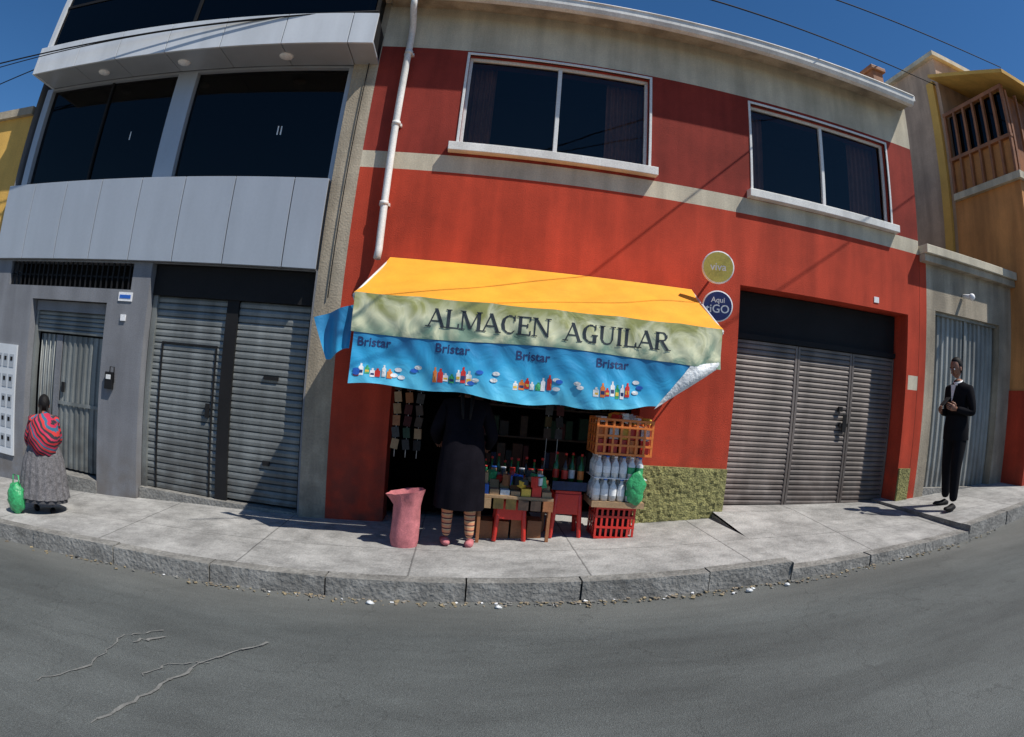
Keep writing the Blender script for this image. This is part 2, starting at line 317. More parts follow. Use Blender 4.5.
pav(2.7,5.2,ap); pav(5.2,40,lambda x,y:zs(x))
for X in (2.7,5.2):
    k=ky(X)+.0
    for j in range(6):
        y0=k+(.6-k)*j/6; y1=k+(.6-k)*(j+1)/6
        a0=ap(X,y0) ; a1=ap(X,y1); q=[(X,y0,zs(X)),(X,y1,zs(X)),(X,y1,a1-.02),(X,y0,a0-.02)]
        b.quad(q,'kerb')
pave=b.make('pavement')
b=MB(); x=-30
joints=[-30,-26,-22,-18,-14,-12,-10.3,-8.9,-7.4,-6.1,-4.9,-3.7,-2.75,-1.83,-.9,.12,.95,1.95,2.7]
r2=[5.2,6.1,7.0,8.0,9.2,10.5,12,14,17,20,25,30,40]
ram=[2.7,3.6,4.4,5.2]
for L_,h in ((joints,0),(r2,0),(ram,1)):
    for a,c in zip(L_,L_[1:]):
        dz=random.uniform(-.010,.006); dy=random.uniform(-.016,.010); ns=max(1,int((c-a)/.4))
        a+=.006;c-=.006
        for i in range(ns):
            p=a+(c-a)*i/ns; q=a+(c-a)*(i+1)/ns
            tp=(zr(p)+.09 if h else zs(p)+.006)+dz; tq=(zr(q)+.09 if h else zs(q)+.006)+dz
            k0=ky(p)+dy;k1=ky(q)+dy
            vs=[(p,k0,zr(p)-.05),(q,k1,zr(q)-.05),(q,k1+.15,zr(q)-.05),(p,k0+.15,zr(p)-.05),(p,k0+.015,tp),(q,k1+.015,tq),(q,k1+.15,tq),(p,k0+.15,tp)]
            f=[(4,5,6,7),(0,1,5,4),(2,3,7,6)]
            if i==0: f.append((3,0,4,7))
            if i==ns-1: f.append((1,2,6,5))
            b.add(vs,f,'kerb')
kerb=b.make('kerb')
b=MB()
for i in range(520):
    x=random.gauss(.8,2.4); 
    if not -5<x<6: continue
    y=ky(x)-abs(random.gauss(0,.05))-.01; s=random.uniform(.004,.016)
    R=Matrix.Rotation(random.uniform(0,6),4,'Z')@Matrix.Rotation(random.uniform(-.4,.4),4,'X')
    b.xbox(Matrix.Translation((x,y,zr(x)+s*.3+.004))@R,s,s*.6,s*.25,random.choice(['grass','kerb','grass','earth','black','wht'] if random.random()<.25 else ['grass','kerb','earth']))
for x,y,s in ((2.25,-1.97,.03),(2.3,-1.93,.02),(.35,-1.96,.025),(-.55,-1.95,.03),(2.6,-1.96,.025)):
    b.sph((x,y,zr(x)+s*.5),(s,s*.7,s*.5),'whitebag',9,6,lambda q,d:q*(1+.25*math.sin(d.x*7+d.z*9)))
b.make('gutter_litter')

# ------------------------------------------------------------------ red building
RB=empty('red_two_storey_building')
W1=(-.32,1.71,3.95,5.07); W2=(2.98,5.08,3.92,5.05); SH=(-.72,1.78,-.2,2.05); GA=(2.83,5.36,.2,2.79)
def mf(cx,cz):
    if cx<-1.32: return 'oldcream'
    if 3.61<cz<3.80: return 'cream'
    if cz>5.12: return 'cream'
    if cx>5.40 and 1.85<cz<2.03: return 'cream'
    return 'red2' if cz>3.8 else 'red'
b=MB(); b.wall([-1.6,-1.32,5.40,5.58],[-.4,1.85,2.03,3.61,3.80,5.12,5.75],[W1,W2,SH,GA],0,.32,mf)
b.quad([(5.58,0,0),(5.58,6,0),(5.58,6,5.75),(5.58,0,5.75)],'oldcream'); b.quad([(-1.6,.0,5.75),(-1.6,6,5.75),(-1.6,6,-.4),(-1.6,0,-.4)],'oldcream')
b.quad([(-1.6,6,-.4),(5.58,6,-.4),(5.58,6,5.75),(-1.6,6,5.75)],'oldcream')
b.make('walls',RB)
b=MB(); b.box(-1.58,5.56,-.30,6,5.753,5.84,'white'); b.box(-1.30,5.50,-.30,.0,5.70,5.752,'oldcream'); b.make('roof_slab',RB,.006)
b=MB()
gx0,gx1=-1.08,5.42; prof=[(-.30,5.62),(-.34,5.60),(-.385,5.615),(-.41,5.66),(-.415,5.73),(-.43,5.74),(-.42,5.755),(-.30,5.75)]
n=24
for i in range(n):
    xa=gx0+(gx1-gx0)*i/n; xb=gx0+(gx1-gx0)*(i+1)/n
    b.add([(xa,p[0],p[1]) for p in prof]+[(xb,p[0],p[1]) for p in prof],[(j,j+8,j+9,j+1) for j in range(7)],'white')
b.add([(gx1,p[0],p[1]) for p in prof],[list(range(8))],'white'); b.add([(gx0,p[0],p[1]) for p in prof],[list(range(8))[::-1]],'white')
b.make('gutter',RB)
b=MB(); b.box(5.22,5.42,.2,.45,5.842,6.40,'wood'); b.box(5.18,5.46,.16,.49,6.402,6.47,'wood'); b.make('chimney',RB,.01)
b=MB(); b.tube([(-1.0,-.36,5.62),(-1.0,-.34,5.5),(-1.0,-.12,5.36),(-1.0,-.075,5.2),(-1.0,-.075,4),(-.985,-.075,2.72),(-.985,-.12,2.62)],.038,'white',12)
for z in (5.0,4.1,3.2): b.tube([(-.995,-.075,z-.02),(-.995,-.075,z+.02)],.046,'white',12); b.box(-1.05,-.94,-.04,0,z-.015,z+.015,'white')
b.make('drainpipe',RB)
def window(nm,W,sillx):
    x0,x1,z0,z1=W; b=MB(); y=.07; t=.035
    b.box(x0,x1,y,y+.05,z1-t,z1,'alu'); b.box(x0,x1,y,y+.05,z0,z0+t,'alu'); b.box(x0,x0+t,y+.002,y+.048,z0+t,z1-t,'alu'); b.box(x1-t,x1,y+.002,y+.048,z0+t,z1-t,'alu')
    xm=(x0+x1)/2; b.box(xm-.022,xm+.022,y-.004,y+.044,z0+t,z1-t,'alu')
    b.box(x0-.03,x0,-.012,.03,z0,z1+.03,'alu'); b.box(x1,x1+.03,-.012,.03,z0,z1+.03,'alu'); b.box(x0,x1,-.010,.03,z1,z1+.03,'alu')
    b.make(nm+'_frame',RB,.004)
    b=MB(); b.quad([(x0+t,y+.03,z0+t),(x1-t,y+.03,z0+t),(x1-t,y+.03,z1-t),(x0+t,y+.03,z1-t)],'glass'); b.make(nm+'_glass',RB)
    b=MB(); b.box(sillx[0],sillx[1],-.10,.07,z0-.115,z0-.02,'white'); 
    b.quad([(x0,.0,z0-.003),(x1,.0,z0-.003),(x1,.07,z0+.001),(x0,.07,z0+.001)],'white'); b.make(nm+'_sill',RB,.006)
    b=MB()
    b.quad([(x0-.3,1.8,z0-.5),(x1+.3,1.8,z0-.5),(x1+.3,1.8,z1+.4),(x0-.3,1.8,z1+.4)],'black')
    b.quad([(x0-.3,.33,z1+.4),(x1+.3,.33,z1+.4),(x1+.3,1.8,z1+.4),(x0-.3,1.8,z1+.4)],'black')
    b.quad([(x0-.3,.33,z0-.5),(x1+.3,.33,z0-.5),(x1+.3,1.8,z0-.5),(x0-.3,1.8,z0-.5)],'black')
    for X in (x0-.3,x1+.3): b.quad([(X,.33,z0-.5),(X,1.8,z0-.5),(X,1.8,z1+.4),(X,.33,z1+.4)],'black')
    for c0,c1 in ((x0-.02,x0+.32),(x1-.42,x1+.02)):
        N=40; vs=[]
        for i in range(N+1):
            X=c0+(c1-c0)*i/N; vs+=[(X,.38+.03*math.sin(i*.9),z0-.1),(X,.38+.03*math.sin(i*.9),z1+.1)]
        b.add(vs,[(2*i,2*i+2,2*i+3,2*i+1) for i in range(N)],'curtain',True)
    b.make(nm+'_room',RB)
window('window_left',W1,(-.42,1.80)); window('window_right',W2,(2.90,5.16))
b=MB(); yg=.30
def gpan(x0,x1):
    b.ribs(x0+.03,x1-.03,.30,2.2,yg,.062,.022,'gshutter')
    b.box(x0,x0+.03,yg-.03,yg,.28,2.23,'gshutter'); b.box(x1-.03,x1,yg-.03,yg,.28,2.23,'gshutter'); b.box(x0+.03,x1-.03,yg-.028,yg,2.2,2.23,'gshutter')
gpan(2.84,3.78); gpan(3.79,4.62); gpan(4.63,5.35)
b.box(2.84,5.35,yg-.02,yg+.02,2.235,2.78,'dark'); b.box(2.84,5.35,yg-.06,yg-.021,2.24,2.30,'dark')  # dark transom: shutter housing with the lintel's shadow put into its colour
for z in (1.35,): 
    b.box(4.47,4.60,yg-.06,yg-.031,z-.02,z+.02,'dark'); b.box(4.51,4.57,yg-.07,yg-.061,z-.09,z+.13,'dark'); b.box(4.44,4.50,yg-.06,yg-.031,z+.16,z+.22,'dark')
b.box(2.84,5.35,yg-.05,yg+.02,.2,.279,'kerb')
b.make('garage_shutter',RB)
b=MB(); b.box(4.75,4.83,-.008,.0,2.86,2.93,'wht'); b.make('house_number_plate',RB)
b=MB()
nx,nz=40,26; vs=[]
for i in range(nx+1):
    for j in range(nz+1):
        X=1.79+(2.82-1.79)*i/nx; Z=0.0+(.80-.0)*j/nz; e=1 if 0<i<nx and 0<j<nz else 0
        vs.append((X,-.045-.016*e*mathutils.noise.noise(Vector((X*22,Z*22,3)))-.01*e*random.random(),Z))
b.add(vs,[(i*(nz+1)+j,(i+1)*(nz+1)+j,(i+1)*(nz+1)+j+1,i*(nz+1)+j+1) for i in range(nx) for j in range(nz)],'plinth',False)
b.quad([(1.79,-.045,.8),(2.82,-.045,.8),(2.82,0,.8),(1.79,0,.8)],'plinth'); b.quad([(2.82,-.045,0),(2.82,0,0),(2.82,0,.8),(2.82,-.045,.8)],'plinth'); b.quad([(1.79,-.045,0),(1.79,-.045,.8),(1.79,0,.8),(1.79,0,0)],'plinth')
b.make('roughcast_plinth',RB)
b=MB(); b.box(5.37,5.57,-.03,-.001,.3,.86,'plinth'); b.make('corner_plinth',RB)
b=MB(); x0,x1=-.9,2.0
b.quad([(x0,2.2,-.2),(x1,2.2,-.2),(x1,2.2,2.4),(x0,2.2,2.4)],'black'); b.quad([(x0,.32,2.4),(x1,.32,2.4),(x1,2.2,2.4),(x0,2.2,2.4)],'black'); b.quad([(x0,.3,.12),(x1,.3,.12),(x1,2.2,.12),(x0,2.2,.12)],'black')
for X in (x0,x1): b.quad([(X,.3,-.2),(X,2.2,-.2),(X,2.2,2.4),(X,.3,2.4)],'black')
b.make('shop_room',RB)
PC=['redp','yelp','orgp','whitebag','greenp','bluep','cardb','pink']
DK=[]  # packet colours darkened so the shop's shade is in the paint
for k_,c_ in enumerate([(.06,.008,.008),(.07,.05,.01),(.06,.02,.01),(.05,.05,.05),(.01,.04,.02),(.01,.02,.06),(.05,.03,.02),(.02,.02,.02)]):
    M['dk%d'%k_]=mat('shade_dimmed_packets',c_,.7,.4,25,0,60); DK.append('dk%d'%k_)
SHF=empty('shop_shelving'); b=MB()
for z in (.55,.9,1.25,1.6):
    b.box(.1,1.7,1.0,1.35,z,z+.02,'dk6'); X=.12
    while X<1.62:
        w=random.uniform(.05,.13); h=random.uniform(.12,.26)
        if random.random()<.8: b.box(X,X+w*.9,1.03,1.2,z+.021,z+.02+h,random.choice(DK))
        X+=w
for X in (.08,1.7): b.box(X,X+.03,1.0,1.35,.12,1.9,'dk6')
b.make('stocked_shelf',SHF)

# ------------------------------------------------------------------ awning and banners
AW=empty('shop_awning'); b=MB()
nx,ny=60,14; vs=[]
AB=lambda u:(-.87+u*(2.25+.87),-.01,2.66); AF=lambda u:(-1.0+u*(2.21+1.0),-1.0,2.15)
for i in range(nx+1):
    for j in range(ny+1):
        u=i/nx;t=j/ny; p=Vector(AB(u)).lerp(Vector(AF(u)),t); p.z-=.03*math.sin(math.pi*t)*(.6+.4*math.cos(u*math.pi*6))+.006*math.sin(u*37+t*9)*math.sin(math.pi*t); vs.append(p)
b.add(vs,[(i*(ny+1)+j,i*(ny+1)+j+1,(i+1)*(ny+1)+j+1,(i+1)*(ny+1)+j) for i in range(nx) for j in range(ny)],'awn',True)
b.make('awning_canvas',AW)
b=MB(); b.tube([(-1.0,-.985,2.13),(2.21,-.985,2.13)],.014,'alu',8); b.tube([(-.87,-.02,2.63),(-1.0,-.985,2.13)],.012,'alu',8); b.tube([(2.25,-.02,2.63),(2.21,-.985,2.13)],.012,'alu',8)
b.tube([(.65,-.02,2.61),(.62,-.985,2.12)],.012,'alu',8)
b.tube([(-1.0,-.985,2.12),(-.98,-.02,1.75)],.01,'alu',8); b.tube([(2.21,-.985,2.12),(2.24,-.02,1.7)],.01,'alu',8)
b.make('awning_frame',AW)
def By(x,z,o=0):
    k=(2.15-z)/.77
    return -1.015-k*.02-.024*math.sin(x*6+z*5)*k-.012*math.sin(x*15-z*11)*k-.004*math.sin(x*31+z*23)*min(1,k*3)-o
def banner(nm,xf0,xf1,zf0,zf1,mt,o,nx=260,nz=36):
    b=MB(); vs=[]
    for i in range(nx+1):
        for j in range(nz+1):
            u=i/nx;t=j/nz; z0=zf0(u);z1=zf1(u); xa=xf0(t)+(xf1(t)-xf0(t))*u; z=z0+(z1-z0)*t; vs.append((xa,By(xa,z,o),z))
    b.add(vs,[(i*(nz+1)+j,(i+1)*(nz+1)+j,(i+1)*(nz+1)+j+1,i*(nz+1)+j+1) for i in range(nx) for j in range(nz)],mt,True); return b.make(nm,AW)
def zb_up(u): return 1.825-.015*math.sin(u*9)-.03*(u>.85)*(u-.85)/.15
banner('lettered_banner',lambda t:-.985,lambda t:2.19,zb_up,lambda u:2.155-.008*abs(math.sin(u*18)),'banner',.006)
def zlow(u): return 1.395+.012*math.sin(u*21)+.022*math.sin(u*7)+.008*u*math.sin(u*40)-.02*math.sin(u*3.1)
banner('blue_printed_banner',lambda t:-.96,lambda t:1.62+.38*t,zlow,lambda u:1.855,'blue',.0)
b=MB(); vs=[];N=10
for i in range(N+1):
    for j in range(N+1):
        u=i/N;t=j/N; xb=Vector((1.60,0,1.40)).lerp(Vector((2.17,0,1.80)),u); xt=Vector((1.90,0,1.80)).lerp(Vector((2.19,0,1.86)),u); p=xb.lerp(xt,t); vs.append((p.x,By(p.x,p.z,.004)-.03*math.sin(u*3.1)*math.sin(t*3.1),p.z))
b.add(vs,[(i*(N+1)+j,(i+1)*(N+1)+j,(i+1)*(N+1)+j+1,i*(N+1)+j+1) for i in range(N) for j in range(N)],'whitebag',True); b.make('banner_corner',AW)
b=MB(); vs=[];N=16
for i in range(N+1):
    for j in range(9):
        u=i/N;t=j/8; A=Vector((-.99,-1.0,1.68)).lerp(Vector((-1.20,-.93,1.58)),u); B=Vector((-.99,-1.0,2.05)).lerp(Vector((-1.34,-.9,1.92)),u); p=A.lerp(B,t); p.y+=.035*math.sin(u*9+t*2); p.z+=.02*math.sin(u*6)*(1-t); vs.append(p)
b.add(vs,[(i*9+j,(i+1)*9+j,(i+1)*9+j+1,i*9+j+1) for i in range(N) for j in range(8)],'blue',True); b.make('side_flap',AW)
def btext(nm,body,cx,cz,size,mt,off=0,xs=1,o=.011,tilt=0):
    vs,fs=textpts(body,size,off,xs); b=MB(); b.add([(cx+p[0],By(cx+p[0],cz+p[1]+tilt*p[0],o),cz+p[1]+tilt*p[0]) for p in vs],fs,mt); b.make(nm,AW)
T_,K_=.075,.17
GL={'A':(.92,[(.08,0,.46,1,T_),(.44,1,.84,0,K_),(.24,.33,.70,.33,T_)],[(.08,0),(.84,0)]),
'L':(.78,[(.18,0,.18,1,K_),(.18,.035,.72,.035,T_),(.70,0,.70,.28,T_)],[(.18,0),(.18,1)]),
'M':(1.12,[(.12,0,.12,1,T_),(.14,1,.54,.06,K_),(.54,.06,.92,1,T_),(.96,0,.96,1,K_)],[(.12,0),(.96,0),(.12,1),(.96,1)]),
'C':(.86,[(.74,.82,.60,.95,.10),(.60,.95,.40,.96,.09),(.40,.96,.20,.78,.14),(.20,.78,.15,.5,K_),(.15,.5,.20,.22,K_),(.20,.22,.40,.05,.14),(.40,.05,.60,.04,.09),(.60,.04,.76,.2,.08),(.74,1,.74,.68,T_)],[]),
'E':(.80,[(.18,0,.18,1,K_),(.18,.035,.72,.035,T_),(.18,.965,.70,.965,T_),(.18,.52,.56,.52,T_),(.71,0,.71,.26,T_),(.69,1,.69,.76,T_),(.56,.62,.56,.40,T_)],[(.14,0),(.14,1)]),
'N':(.98,[(.14,0,.14,1,T_),(.14,1,.80,.03,K_),(.82,0,.82,1,T_)],[(.14,0),(.14,1),(.82,1)]),
'G':(.92,[(.74,.84,.60,.95,.10),(.60,.95,.40,.96,.09),(.40,.96,.20,.78,.14),(.20,.78,.15,.5,K_),(.15,.5,.20,.22,K_),(.20,.22,.40,.05,.14),(.40,.05,.62,.05,.09),(.72,0,.72,.42,K_),(.54,.42,.88,.42,T_),(.74,1,.74,.70,T_)],[]),
'U':(.94,[(.18,1,.18,.28,K_),(.18,.28,.28,.08,.14),(.28,.08,.48,.03,.1),(.48,.03,.68,.1,.09),(.68,.1,.76,.3,T_),(.76,.3,.76,1,T_)],[(.18,1),(.76,1)]),
'I':(.42,[(.2,0,.2,1,K_)],[(.2,0),(.2,1)]),
'R':(.94,[(.18,0,.18,1,K_),(.18,.965,.50,.965,T_),(.50,.965,.66,.86,.12),(.66,.86,.68,.70,.16),(.68,.70,.60,.56,.13),(.60,.56,.18,.50,T_),(.42,.52,.80,.02,K_)],[(.18,0),(.18,1),(.82,0)])}
def seriftext(body,x0,zb,h,wd):
    tot=sum(GL[c][0] for c in body); kx=wd/tot; X=x0; b=MB()
    def stroke(a0,b0,a1,b1,w,e):
        d=Vector((a1-a0,b1-b0)); 
        if abs(d.x)<abs(d.y)*1.3: o=Vector((w/2,0))
        else: o=Vector((0,w/2))
        S5=5
        for q in range(S5):
            pts=[]
            for t,sg in ((q/S5,-1),((q+1)/S5,-1),((q+1)/S5,1),(q/S5,1)):
                p=Vector((a0,b0))+d*t+o*sg; x=X+p.x*kx; z=zb+min(1,max(0,p.y))*h; pts.append((x,By(x,z,.0085+e),z))
            b.quad(pts,'ink')
    for c in body:
        w_,st,sf=GL[c]
        for k,s_ in enumerate(st): stroke(*s_,.0003*k)
        for k,(sx_,sy_) in enumerate(sf):
            yy=.03 if sy_==0 else .97; stroke(sx_-.15,yy,sx_+.15,yy,.06,.003+.0003*k)
        X+=w_*kx
    b.make('lettering',AW)
seriftext('ALMACEN',-.36,1.915,.155,1.02); seriftext('AGUILAR',.77,1.905,.155,.93)
for cx in (-.78,-.13,.53,1.20):
    btext('banner_print_text','Bristar',cx,1.745,.105,'navyink',.0015,1,.003)
    b=MB()
    for k in range(7):
        X=cx-.12+k*.045+random.uniform(-.008,.008); w=.016+random.random()*.008; h=.06+random.random()*.07; z=1.47+random.uniform(-.01,.02); mt=['redp','wht','greenp','wht','redp','whitebag','orgp'][(k+int(cx*10))%7]
        P=[(X-w,z),(X+w,z),(X+w,z+h*.7),(X+w*.4,z+h*.8),(X+w*.4,z+h),(X-w*.4,z+h),(X-w*.4,z+h*.8),(X-w,z+h*.7)]
        b.add([(p[0],By(p[0],p[1],.002+.0004*k),p[1]) for p in P],[list(range(8))],mt)
        b.add([(p[0],By(p[0],p[1],.0024+.0004*k),p[1]) for p in [(X-w*.8,z+h*.2),(X+w*.8,z+h*.2),(X+w*.8,z+h*.45),(X-w*.8,z+h*.45)]],[(0,1,2,3)],'navyink' if k%2 else 'yelp')
    for k in range(5):
        X=cx-.2-k*.02+random.uniform(-.03,.03) if k>2 else cx+.2+random.uniform(-.03,.06); X=max(X,-.9); z=1.52+random.uniform(-.04,.10); w=.035
        b.add([(X+w*math.cos(a)*.9,By(X+w*math.cos(a)*.9,z+w*.5*math.sin(a),.0055+.0004*k),z+w*.5*math.sin(a)) for a in [i*.628 for i in range(10)]],[list(range(10))],random.choice(['whitebag','wht','bluep']))
    b.make('banner_print',AW)

# ------------------------------------------------------------------ round signs
def disc(nm,c,r,rim,face,txts):
    e=empty(nm); nrm=Vector((-.33,-1,-.12)).normalized(); z=Vector((0,0,1)); u=z.cross(nrm).normalized(); w=nrm.cross(u); 
    if w.z<0: w=-w
    u=w.cross(nrm); c=Vector(c)
    if u.x<0: u=-u
    b=MB(); N=40
    def ring(rad,off): return [c+nrm*off+u*rad*math.cos(2*math.pi*k/N)+w*rad*math.sin(2*math.pi*k/N) for k in range(N)]
    P=[(r*.0+.001,-.05),(r,-.05),(r*1.02,0),(r,.045),(r*.93,.05)]
    for (ra,oa),(rb,ob) in zip(P,P[1:]):
        A=ring(ra,oa);B=ring(rb,ob); b.add(A+B,[(k,(k+1)%N,N+(k+1)%N,N+k) for k in range(N)],rim)
    b.add(ring(r*.93,.05),[list(range(N))],face); b.make('disc',e)
    for t,sz,dx,dz,mt in txts:
        vs,fs=textpts(t,sz,.001); bb=MB(); bb.add([c+nrm*.054+u*(p[0]+dx)+w*(p[1]+dz) for p in vs],fs,mt); bb.make('sign_text',e)
    bb=MB(); bb.tube([c-nrm*.04,(c.x+.12,-.0,c.z+.02)],.012,'dark',8); bb.make('bracket',e)
disc('round_sign',(2.39,-.38,2.85),.165,'wht','yel',[('viva',.11,0,0,'wht')])
disc('round_sign',(2.40,-.38,2.455),.155,'wht','navy',[('Aqui',.075,0,.06,'wht'),('tiGO',.115,0,-.03,'wht')])

# ------------------------------------------------------------------ left modern building
LB=empty('grey_modern_building'); b=MB()
GB1=(-5.48,-4.19,-.35,1.99); GB2=(-3.60,-1.62,-.35,2.47); VT=(-6.0,-3.86,2.15,2.45)
b.wall([-6.3,-1.6],[-.6,2.47],[GB1,GB2,VT],.0,.25,lambda x,z:'greywall'); 
b.wall([-6.2,-1.6],[3.42,4.87],[(-6.08,-3.88,3.46,4.84),(-3.60,-1.66,3.46,4.84)],.05,.15,lambda x,z:'panel')
b.quad([(-6.3,.0,-.6),(-6.3,.0,7.6),(-6.3,6,7.6),(-6.3,6,-.6)],'greywall'); b.quad([(-1.605,.05,2),(-1.605,6,2),(-1.605,6,7.6),(-1.605,.05,7.6)],'greywall')
b.quad([(-6.3,.012,2.46),(-1.6,.012,2.46),(-1.6,.012,3.45),(-6.3,.012,3.45)],'greywall'); b.quad([(-6.3,6,-.6),(-1.6,6,-.6),(-1.6,6,7.6),(-6.3,6,7.6)],'greywall')
b.quad([(-6.3,.0,7.6),(-1.6,.0,7.6),(-1.6,6,7.6),(-6.3,6,7.6)],'greywall')
b.make('walls',LB)
b=MB(); e=[-6.32,-5.76,-5.15,-4.55,-3.93,-3.32,-2.68,-1.99,-1.61]
for a,c in zip(e,e[1:]):
    b.box(a+.005,c-.005,-.07,-.004,2.475,3.44,'panel')
b.box(-6.31,-1.612,-.05,-.003,2.48,3.43,'dark')
b.make('cladding_band',LB,.003)
b=MB()
b.box(-6.07,-3.89,.19,.2,3.44,4.86,'black'); b.box(-3.59,-1.67,.19,.2,3.44,4.86,'black'); b.make('window_backing',LB)
b=MB()
for a,c in ((-6.07,-4.95),(-4.95,-3.89),(-3.59,-1.67)): b.quad([(a,.12,3.46),(c,.12,3.46),(c,.12,4.84),(a,.12,4.84)],'tint')
b.make('tinted_windows',LB)
b=MB(); b.box(-4.965,-4.935,.09,.13,3.46,4.84,'dark'); b.make('window_mullions',LB)
for t,x in (('I',-4.42),('II',-2.35)):
    vs,fs=textpts(t,.16,.0); b=MB(); b.add([(x+p[0],.115,4.05+p[1]) for p in vs],fs,'whitebag'); b.make('window_decal',LB)
b=MB(); F=[-6.05,-5.3,-4.6,-3.85,-3.1,-2.35,-1.6,-1.32]
for a,c in zip(F,F[1:]): b.box(a+.004,c-.004,-.50,-.47,4.86,5.26,'fascia'); b.box(a+.004,c-.004,-.469,.03,4.865,4.90,'panel')
b.box(-6.04,-1.33,-.465,.04,4.905,5.25,'dark'); b.box(-6.10,-6.052,-.5,.04,4.86,5.26,'fascia')
b.make('projecting_slab',LB,.003)
b=MB()
for x,y in ((-4.95,-.2),(-3.7,-.2),(-2.36,-.2)):
    b.sph((x,y,4.862),(.085,.085,.03),'wht',16,8)
b.make('soffit_lamps',LB)
b=MB(); b.quad([(-5.95,-.42,5.25),(-1.4,-.42,5.25),(-1.4,-.42,7.6),(-5.95,-.42,7.6)],'tint'); b.make('curtain_wall_glass',LB)
b=MB(); b.quad([(-5.95,-.36,5.25),(-1.4,-.36,5.25),(-1.4,-.36,7.6),(-5.95,-.36,7.6)],'black'); b.quad([(-5.95,-.36,7.6),(-1.4,-.36,7.6),(-1.4,.1,7.6),(-5.95,.1,7.6)],'black'); b.quad([(-1.39,-.42,5.25),(-1.39,.1,5.25),(-1.39,.1,7.6),(-1.39,-.42,7.6)],'dark'); b.make('curtain_wall_backing',LB)
b=MB(); b.box(-6.03,-5.95,-.46,.0,5.262,7.6,'fascia'); b.box(-3.62,-3.58,-.44,-.421,5.262,7.6,'dark'); b.box(-5.949,-1.4,-.435,-.421,5.9,5.94,'dark'); b.make('curtain_wall_trim',LB)
b=MB(); b.quad([(-6,.24,2.15),(-3.86,.24,2.15),(-3.86,.24,2.45),(-6,.24,2.45)],'black')
x=-5.97
while x<-3.88: b.box(x,x+.02,.02,.035,2.15,2.45,'dark'); x+=.085
b.box(-6,-3.86,.036,.05,2.28,2.30,'dark'); b.make('vent_grille',LB)
b=MB(); 
b.box(-3.59,-1.63,.10,.24,2.12,2.46,'dark')
b.ribs(-3.53,-2.62,-.02,2.12,.18,.075,.02,'shutter'); b.ribs(-2.48,-1.66,.0,2.12,.18,.075,.02,'shutter')
b.box(-2.62,-2.48,.12,.22,-.1,2.12,'dark'); b.box(-3.59,-3.53,.12,.22,-.2,2.12,'shutter'); b.box(-1.66,-1.62,.12,.22,-.1,2.12,'dark')
b.box(-3.42,-3.40,.145,.158,-.02,1.62,'dark'); b.box(-2.72,-2.70,.145,.158,-.02,1.62,'dark'); b.box(-3.399,-2.721,.145,.158,1.60,1.62,'dark')
b.box(-2.78,-2.74,.12,.157,.85,1.0,'dark'); b.box(-2.07,-1.99,.135,.158,.42,.47,'dark'); b.box(-2.12,-1.95,.14,.158,1.32,1.36,'dark')
b.box(-3.59,-1.63,.06,.24,-.3,-.021,'kerb')
b.make('roller_shutters',LB)
b=MB(); b.quad([(-5.48,.24,-.3),(-4.19,.24,-.3),(-4.19,.24,1.99),(-5.48,.24,1.99)],'dark')
b.ribs(-5.44,-4.23,1.60,1.86,.16,.05,.018,'shutter'); b.box(-5.46,-4.21,.10,.22,1.86,1.98,'greywall')
b.box(-5.47,-5.43,.12,.2,-.2,1.86,'shutter'); b.box(-4.23,-4.20,.12,.2,-.2,1.86,'shutter')
b.ribs(-5.40,-5.10,-.02,1.58,.22,.1,.015,'gate',False); b.ribs(-4.98,-4.25,-.02,1.58,.20,.09,.018,'shutter',False); b.box(-5.09,-4.99,.18,.22,-.02,1.58,'greywall')
for k in range(4): b.tube([(-5.37+k*.08,.19,-.02),(-5.37+k*.08,.19,1.58)],.009,'shutter',6)
b.box(-4.98,-4.25,.165,.178,.75,.79,'shutter'); b.box(-4.93,-4.89,.15,.178,.9,1.02,'dark')
b.box(-5.48,-4.19,-.02,.24,-.4,-.05,'kerb')
b.make('side_door',LB)
b=MB(); b.box(-6.08,-5.66,-.03,-.001,.02,1.40,'fascia')
for i in range(3):
    for j in range(5): b.box(-6.04+i*.125,-5.95+i*.125,-.036,-.031,.12+j*.25,.28+j*.25,'panel'); b.box(-6.02+i*.125,-5.975+i*.125,-.04,-.0365,.2+j*.25,.25+j*.25,'dark')
b.make('meter_cabinet',LB)
b=MB(); b.box(-4.02,-3.82,-.012,-.001,2.02,2.12,'wht'); b.box(-4.0,-3.84,-.016,-.013,2.05,2.09,'bluep'); b.make('street_name_plate',LB)
b=MB(); b.box(-4.08,-3.97,-.05,-.001,1.03,1.22,'dark'); b.box(-4.06,-3.99,-.056,-.051,1.14,1.19,'alu'); b.tube([(-4.02,-.03,1.22),(-4.02,-.03,1.28),(-3.96,-.03,1.28),(-3.96,-.02,1.1)],.008,'dark',6); b.make('intercom',LB,.004)
b=MB(); b.box(-3.95,-3.88,-.02,-.001,1.80,1.87,'wht'); b.make('small_notice',LB)
YB=empty('ochre_building'); b=MB(); b.box(-12,-6.33,.05,6,-.9,4.5,'yellowwall'); b.box(-12,-6.34,-.02,6,4.502,4.62,'oldcream'); b.make('walls',YB)
b=MB(); 
for x in (-8.2,-10.2): b.box(x,x+1.0,.03,.06,2.6,3.7,'alu'); b.quad([(x+.06,.027,2.66),(x+.94,.027,2.66),(x+.94,.027,3.64),(x+.06,.027,3.64)],'dark')
b.make('windows',YB)

